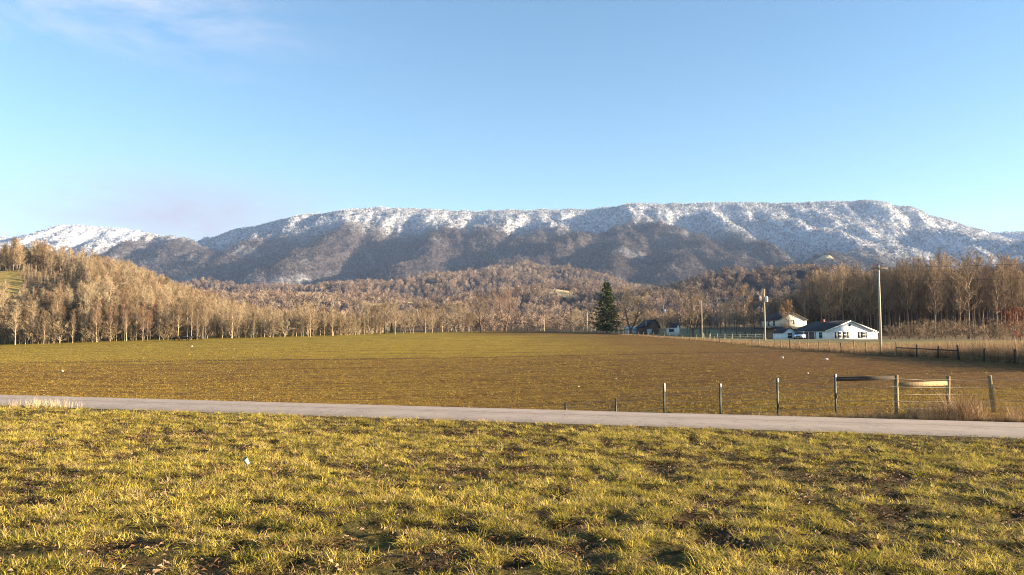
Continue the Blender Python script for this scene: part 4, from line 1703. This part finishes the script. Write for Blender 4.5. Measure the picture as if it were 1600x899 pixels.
# car in front of the white house
m_paint = plain('pale blue car paint', (0.42, 0.55, 0.68), 0.25, 0.04, 1.0, spec=0.6)
m_tyre = plain('tyre rubber', (0.02, 0.02, 0.02), 0.9, 0.2)
m_chrome = plain('light metal', (0.6, 0.62, 0.64), 0.3, 0.1, metal=0.8)
m_lamp = plain('lamp lens', (0.7, 0.72, 0.72), 0.15, 0.05)
p = at(1248, 164)
car = empty('parked_car', (float(p[0]), 164, float(ground_z(p[0], 164)) + 0.05), R(-28))
tag(car, 'pale blue car parked at the left end of the white house', 'car')
b = MB()     # body shell: side profile extruded along x, front faces -y
b.prism_x([(-2.2, 0.35), (-2.25, 0.62), (-2.1, 0.80), (-1.0, 0.95), (1.9, 0.98), (2.2, 0.9), (2.25, 0.5), (2.15, 0.33)], -0.88, 0.88)
b.build('body', m_paint, car, bevel=0.06)
b = MB()
poly0 = [(-1.05, 0.9), (-0.35, 1.46), (1.1, 1.48), (1.85, 0.92)]
b.prism_x(poly0, -0.78, 0.78)
b.build('cabin', m_glass, car, bevel=0.05)
b = MB()
b.prism_x([(-0.40, 1.452), (1.12, 1.47), (1.12, 1.52), (-0.40, 1.50)], -0.76, 0.76)
b.build('roof', m_paint, car, bevel=0.02)
for sx in (-1, 1):
    for yy_ in (-1.4, 1.4):
        b = MB()
        b.tube((sx * 0.68, yy_, 0.33), (sx * 0.9, yy_, 0.33), 0.33, n=16)
        wh = b.build('wheel', m_tyre, car)
        b = MB()
        b.tube((sx * 0.89, yy_, 0.33), (sx * 0.91, yy_, 0.33), 0.19, n=12)
        b.build('rim', m_chrome, wh)
    b = MB()
    b.box(sx * 0.62 - 0.16, sx * 0.62 + 0.16, -2.27, -2.19, 0.62, 0.76)
    b.build('headlight', m_lamp, car)
b = MB()
b.box(-0.4, 0.4, -2.28, -2.2, 0.45, 0.6)
b.build('grille', m_black, car)

# ------------------------------------------------------------------ utility poles and wires
m_pole = plain('grey weathered pole wood', (0.42, 0.35, 0.26), 0.85, 0.25, 3, stretch=(4, 4, 0.4))
m_arm = plain('dark weathered crossarm', (0.17, 0.14, 0.11), 0.85, 0.2, 3)
m_steel = plain('galvanised steel', (0.5, 0.51, 0.5), 0.45, 0.12, metal=0.5)
m_wire = plain('dark cable', (0.06, 0.055, 0.05), 0.6, 0.1)
TOPS = {}


def pole(key, px_, ytop, ybase, Y_, label, arm=True, transformer=False, r=0.15, arm_y=None, lamp=False):
    g = at(px_, Y_)
    top = P(px_, ytop, Y_)[2]
    e = empty('utility_pole', g)
    tag(e, label, 'utility pole')
    h = top - g[2]
    b = MB()
    b.path([(0, 0, -0.4), (0.01, 0, h * 0.5), (0, 0, h)], [r, r * 0.85, r * 0.62], 10)
    b.build('pole', m_pole, e, smooth=False)
    if arm:
        b = MB()
        za = h - 0.35
        b.box(-1.05, 1.05, -r - 0.10, -r - 0.01, za - 0.05, za + 0.05)
        b.build('crossarm', m_arm, e)
        for x in (-0.98, -0.45, 0.45, 0.98):
            b = MB()
            b.tube((x, -r - 0.06, za + 0.06), (x, -r - 0.06, za + 0.2), 0.04, 0.025, 6)
            b.build('insulator', m_arm, e)
    if transformer:
        b = MB()
        zt = h * 0.80
        b.tube((0.42, -0.1, zt - 0.5), (0.42, -0.1, zt + 0.45), 0.27, n=14)
        b.tube((0.42, -0.1, zt + 0.45), (0.42, -0.1, zt + 0.55), 0.27, 0.12, n=14)
        b.build('transformer', m_trim, e)
    if lamp:
        b = MB()
        b.tube((0, 0, h * 0.62), (-0.9, -0.3, h * 0.66), 0.03, n=6)
        b.tube((-0.9, -0.3, h * 0.66), (-1.25, -0.42, h * 0.65), 0.09, 0.13, n=8)
        b.build('lamp_arm', m_steel, e)
    TOPS[key] = (g[0], Y_, top)


pole('a', 1374, 415, 545, 97, 'tall pale utility pole standing right of the white house', arm=True, r=0.16)
pole('b', 1194, 452, 534, 152, 'pale utility pole with a white transformer left of the cream house', arm=False, transformer=True, r=0.17)
pole('c', 1096, 470, 526, 200, 'slim utility pole beside the forked bare tree', arm=False, r=0.14)
pole('d', 1036, 477, 522, 232, 'utility pole with a small transformer before the brown barn', arm=False, transformer=True, r=0.13)
pole('e', 1009, 484, 521, 245, 'utility pole with a crossarm between the evergreen and the brown barn', arm=True, r=0.14)
pole('f', 917, 485, 520, 262, 'utility pole with a crossarm just left of the tall evergreen', arm=True, r=0.17)
pole('g', 850, 497, 520, 275, 'short pale utility pole on the brow of the field', arm=True, r=0.15)


def wire(p0, p1, sag, r=0.016, n=14):
    return [Vector(p0).lerp(Vector(p1), k / n) - Vector((0, 0, 4 * sag * (k / n) * (1 - k / n))) for k in range(n + 1)]


pl = empty('power_line', (TOPS['b'][0], TOPS['b'][1], TOPS['b'][2] - 1))
tag(pl, 'dark overhead cables strung between the utility poles', 'power line')
OFFW = Vector(pl.location)
order = ['a', 'b', 'd', 'f', 'g']
far_r = (TOPS['a'][0] + 42, 62, TOPS['a'][2] + 1)
chain = [far_r] + [TOPS[k] for k in order]
for dz in (0.25, 1.9):
    for q0, q1 in zip(chain[:-1], chain[1:]):
        b = MB()
        a_ = Vector((q0[0], q0[1] - 0.2, q0[2] - dz)) - OFFW
        c_ = Vector((q1[0], q1[1] - 0.2, q1[2] - dz)) - OFFW
        b.path(wire(a_, c_, 0.9), 0.018, 4)
        b.build('cable', m_wire, pl)

# ------------------------------------------------------------------ fences
m_post = plain('yellow weathered fence wood', (0.22, 0.155, 0.078), 0.85, 0.35, 5, stretch=(3, 3, 0.7))
m_dpost = plain('dark old fence wood', (0.06, 0.045, 0.035), 0.9, 0.3, 5)
m_tpost = plain('dark green steel post', (0.025, 0.035, 0.028), 0.6, 0.2)
m_tip = plain('white painted post tip', (0.75, 0.74, 0.68), 0.5, 0.05)
m_fw = plain('fence wire', (0.28, 0.25, 0.21), 0.6, 0.1)


def fence_pt(px_, s_=2.95):
    y = (26.9 + s_ * 1.0426) / (1 + 0.295 * (px_ - 800) / FOC)
    x = (px_ - 800) / FOC * y * 1.0006
    return x, y


nf = empty('wire_fence', (*fence_pt(1302), 0))
tag(nf, 'roadside wire fence with steel posts and a wooden braced corner', 'fence')
ox, oy = nf.location[0], nf.location[1]
tops = []
for px_, yt, kind_ in [(883, 629, 't'), (961, 623, 't'), (1036, 599, 't'), (1123, 600, 't'), (1212, 592, 't'), (1302, 585, 't'), (1397, 586, 'w'), (1477, 588, 'w'), (1545, 587, 'w'), (1640, 586, 'w')]:
    x, y = fence_pt(px_, {1477: 4.9, 1545: 5.3, 1640: 5.6}.get(px_, 2.95))
    zt = P(px_, yt, y)[2]
    zg = float(ground_z(x, y)) - 0.25
    tops.append((x - ox, y - oy, zt))
    b = MB()
    if kind_ == 't':
        lean_ = rng.normal(0, 0.015)
        b.box(x - ox - 0.035, x - ox + 0.035, y - oy - 0.012, y - oy + 0.004, zg, zt)
        b.box(x - ox - 0.008, x - ox + 0.008, y - oy + 0.004, y - oy + 0.05, zg, zt)
        po = b.build('steel_post', m_tpost, nf)
        if px_ > 1000:
            b = MB()
            tipl = 0.30 if px_ in (1036, 1302) else 0.12
            b.box(x - ox - 0.004, x - ox + 0.042, y - oy - 0.018, y - oy - 0.0125, zt - tipl, zt + 0.01)
            b.build('tip', m_tip, po)
    else:
        j = rng.normal(0, 0.02)
        tx = -0.07 if px_ == 1545 else (0.02 if px_ == 1477 else 0.0)
        b.path([(x - ox - tx, y - oy, zg), (x - ox, y - oy + j, (zg + zt) / 2), (x - ox + tx, y - oy, zt)], [0.072, 0.07, 0.064], 12)
        b.build('wooden_post', m_post, nf)
b = MB()
p0, p1 = Vector(tops[5]), Vector(tops[6])
b.beam(p0 + Vector((0.05, 0.0, -0.16)), p1 + Vector((-0.06, 0, -0.10)), 0.07, 0.05)
b.build('rail', m_dpost, nf)['label'] = 'dark wooden brace rail'
b = MB()
p0, p1 = Vector(tops[6]), Vector(tops[7])
b.beam(p0 + Vector((0.06, 0, -0.33)), p1 + Vector((-0.06, 0, -0.24)), 0.075, 0.05)
b.build('rail', m_post, nf)['label'] = 'sunlit yellow wooden brace rail'
for dz in (0.12, 0.38, 0.62, 0.86, 1.08):
    b = MB()
    pts_ = []
    for k in range(2, len(tops)):
        q = Vector(tops[k])
        pts_.append(q + Vector((0, -0.09, -dz)))
        if k < len(tops) - 1:
            pts_.append((q + Vector(tops[k + 1])) / 2 + Vector((0, -0.05, -dz - 0.03)))
    q0 = Vector(tops[1])
    b.path([Vector(tops[0]) + Vector((0, -0.04, -dz * 0.5)), q0 + Vector((0, -0.04, -dz * 0.6))] + pts_, 0.0055, 4)
    b.build('wire', m_fw, nf)

# field fence along the right edge
ff = empty('field_fence', (35.0, 53.0, float(ground_z(35.0, 53.0))))
tag(ff, 'old post and wire fence running away along the right edge of the field', 'fence')
yy_ = 47.0
tops = []
k = 0
while yy_ < 235:
    x = float(fence_x(yy_)) + 0.15
    zg = float(ground_z(x, yy_))
    hgt = rng.uniform(0.95, 1.3)
    lx, ly = rng.normal(0, 0.05), rng.normal(0, 0.05)
    if yy_ < 64:
        lx = rng.normal(0.05, 0.16)
    b = MB()
    q = Vector((x, yy_, zg)) - ff.location
    b.path([q + Vector((0, 0, -0.3)), q + Vector((lx * 0.5, ly * 0.5, hgt * 0.5)), q + Vector((lx, ly, hgt))], [0.085, 0.08, 0.07] if yy_ < 66 else [0.065, 0.06, 0.055], 8)
    b.build('post', m_dpost if yy_ < 66 or k % 5 == 2 else m_post, ff)
    tops.append(q + Vector((lx, ly, hgt)))
    yy_ += rng.uniform(2.6, 3.6) if yy_ < 120 else rng.uniform(3.6, 5.0)
    k += 1
for dz in (0.12, 0.5, 0.85):
    b = MB()
    b.path([q + Vector((0.07, 0, -dz)) for q in tops], 0.008, 4)
    b.build('wire', m_fw, ff)
b = MB()
b.path([tops[5] + Vector((0, -0.06, -0.45)), tops[8] + Vector((0, -0.06, -0.5))], [0.05, 0.045], 8)
b.build('rail', m_dpost, ff)

# pale board fence around the yard left of the houses
yf = empty('yard_fence', at(1140, 178))
tag(yf, 'low pale board fence across the grassy yard left of the houses', 'fence')
q0, q1 = at(1098, 186), at(1192, 172)
O = Vector(yf.location)
for k in range(9):
    q = Vector(q0).lerp(Vector(q1), k / 8)
    q.z = float(ground_z(q.x, q.y))
    b = MB()
    b.box(q.x - O.x - 0.06, q.x - O.x + 0.06, q.y - O.y - 0.06, q.y - O.y + 0.06, q.z - O.z - 0.2, q.z - O.z + 1.15)
    b.build('post', m_pole, yf)
for zz_ in (0.45, 0.95):
    b = MB()
    a_ = Vector((q0[0], q0[1] - 0.08, q0[2] + zz_)) - O
    c_ = Vector((q1[0], q1[1] - 0.08, q1[2] + zz_)) - O
    b.path([a_, c_], 0.06, 4)
    b.build('rail', m_pole, yf)

# ------------------------------------------------------------------ cattle
m_cow = plain('black cattle hide', (0.013, 0.011, 0.010), 0.8, 0.3, 3)


def make_cow(graze):
    bm = bmesh.new()
    sk = bm.verts.layers.skin.verify()

    def vt(co, r, root=False):
        v_ = bm.verts.new(co)
        v_[sk].radius = r if isinstance(r, tuple) else (r, r)
        v_[sk].use_root = root
        return v_

    def chain_(a, lst):
        for co, r in lst:
            b_ = vt(co, r)
            bm.edges.new((a, b_))
            a = b_
        return a
    rump = vt((-0.72, 0, 1.05), (0.27, 0.31), True)
    mid = vt((-0.1, 0, 1.0), (0.34, 0.40))
    chest = vt((0.5, 0, 1.02), (0.30, 0.38))
    bm.edges.new((rump, mid))
    bm.edges.new((mid, chest))
    if graze:
        chain_(chest, [((0.85, 0, 0.95), 0.2), ((1.12, 0, 0.55), 0.14), ((1.22, 0, 0.32), 0.13), ((1.34, 0, 0.1), 0.08)])
        ear = (1.16, 0.42)
    else:
        chain_(chest, [((0.82, 0, 1.22), 0.2), ((1.08, 0, 1.42), 0.14), ((1.25, 0, 1.38), 0.13), ((1.5, 0, 1.24), 0.085)])
        ear = (1.12, 1.5)
    for sy in (-1, 1):
        chain_(chest, [((0.48, sy * 0.2, 0.72), 0.13), ((0.5, sy * 0.2, 0.38), 0.07), ((0.48, sy * 0.2, 0.06), 0.055), ((0.53, sy * 0.2, 0.0), 0.06)])
        chain_(rump, [((-0.68, sy * 0.22, 0.74), 0.17), ((-0.84, sy * 0.22, 0.42), 0.075), ((-0.78, sy * 0.22, 0.06), 0.055), ((-0.73, sy * 0.22, 0.0), 0.06)])
    chain_(rump, [((-1.02, 0, 1.1), 0.04), ((-1.08, 0, 0.75), 0.025), ((-1.07, 0, 0.45), 0.04)])
    me_ = bpy.data.meshes.new('cow')
    bm.to_mesh(me_)
    bm.free()
    me_.materials.append(m_cow)
    o = bpy.data.objects.new('cow', me_)
    m_ = o.modifiers.new('skin', 'SKIN')
    m_.use_smooth_shade = True
    s_ = o.modifiers.new('sub', 'SUBSURF')
    s_.levels = s_.render_levels = 1
    return o


cow_g, cow_s = make_cow(True), make_cow(False)
first = {True: cow_g, False: cow_s}
used = set()
for px_, rz_, gz, lab in [(271, 80, True, 'leftmost black cow of the herd grazing at the wood edge'), (281, 105, True, 'second black cow from the left in the herd at the wood edge'),
                          (289, 185, False, 'black cow standing broadside in the middle of the herd at the wood edge'), (301, 50, True, 'fourth black cow from the left in the herd at the wood edge'),
                          (316, 100, False, 'rightmost black cow standing apart from the herd at the wood edge')]:
    c_ = first[gz] if gz not in used else first[gz].copy()
    used.add(gz)
    COL.objects.link(c_)
    g_ = at(px_, 187)
    c_.location = (g_[0], 187, g_[2] - 0.02)
    c_.rotation_euler = (0, 0, R(rz_))
    c_.scale = (0.85, 0.85, 0.85)
    tag(c_, lab, 'cow', 'black cattle at the wood edge')

# ------------------------------------------------------------------ stones and litter
m_stone = plain('pale limestone', (0.50, 0.45, 0.37), 0.9, 0.2, 8)


def stone_mesh(seed):
    bm = bmesh.new()
    bmesh.ops.create_icosphere(bm, subdivisions=3, radius=1)
    g = np.random.default_rng(seed)
    o = g.uniform(0, 20, 2)
    for v_ in bm.verts:
        c = v_.co
        k = 1 + 0.35 * float(perlin(c.x * 1.4 + o[0], c.y * 1.4 + c.z * 1.1 + o[1]))
        v_.co = Vector((c.x * k, c.y * k * 0.8, c.z * k * 0.62))
    me_ = bpy.data.meshes.new('stone')
    bm.to_mesh(me_)
    bm.free()
    me_.materials.append(m_stone)
    me_.polygons.foreach_set('use_smooth', np.ones(len(me_.polygons), dtype=bool))
    return me_


for k, (px_, py_, r_, lab) in enumerate([(97, 581, 0.20, 'large pale stone lying alone in the left of the field'), (300, 542, 0.30, 'pale stone in the far green strip in front of the cattle'),
                                         (1222, 560, 0.24, 'white stone in the field below the cream house'), (1291, 563, 0.24, 'white stone in the dark soil below the white house'),
                                         (1262, 584, 0.11, 'small pale stone in the dark soil left of the braced fence corner'), (1401, 556, 0.3, 'pale stone near the foot of the tall utility pole'),
                                         (962, 593, 0.10, 'small pale stone in the field above the second steel post'), (904, 605, 0.10, 'small pale stone in the field above the first steel post'),
                                         (1549, 604, 0.09, 'small white stone beside the last wooden fence post')]):
    q = hit(px_, py_)
    o = obj('stone', stone_mesh(800 + k), loc=(q[0], q[1], q[2] + r_ * 0.25), rz=k)
    o.scale = (r_ * 0.65, r_ * 0.65, r_ * 0.65)
    tag(o, lab, 'stone')

# pale cup lying in the grass
m_cup = plain('pale mint plastic', (0.30, 0.42, 0.34), 0.35, 0.1, 8)
q = hit(387, 731)
bm = bmesh.new()
prof = [(0.0, 0.0), (0.032, 0.0), (0.034, 0.006), (0.045, 0.12), (0.048, 0.122), (0.047, 0.127), (0.043, 0.122), (0.031, 0.01), (0.0, 0.01)]
rings = []
for r_, z_ in prof:
    rings.append([bm.verts.new((r_ * math.cos(a_) * (1 + 0.12 * math.sin(2 * a_ + z_ * 20)), r_ * math.sin(a_), z_)) for a_ in np.linspace(0, 2 * math.pi, 20, endpoint=False)])
for r0_, r1_ in zip(rings[:-1], rings[1:]):
    for k in range(20):
        bm.faces.new((r0_[k], r0_[(k + 1) % 20], r1_[(k + 1) % 20], r1_[k]))
bmesh.ops.remove_doubles(bm, verts=bm.verts, dist=1e-5)
bmesh.ops.recalc_face_normals(bm, faces=bm.faces)
me = bpy.data.meshes.new('plastic_cup')
bm.to_mesh(me)
bm.free()
me.materials.append(m_cup)
o = obj('plastic_cup', me, loc=(q[0], q[1], q[2] + 0.06))
o.rotation_euler = (R(28), R(-20), 0)
o.scale = (0.85, 0.85, 0.85)
tag(o, 'pale mint plastic cup discarded in the lawn', 'cup')
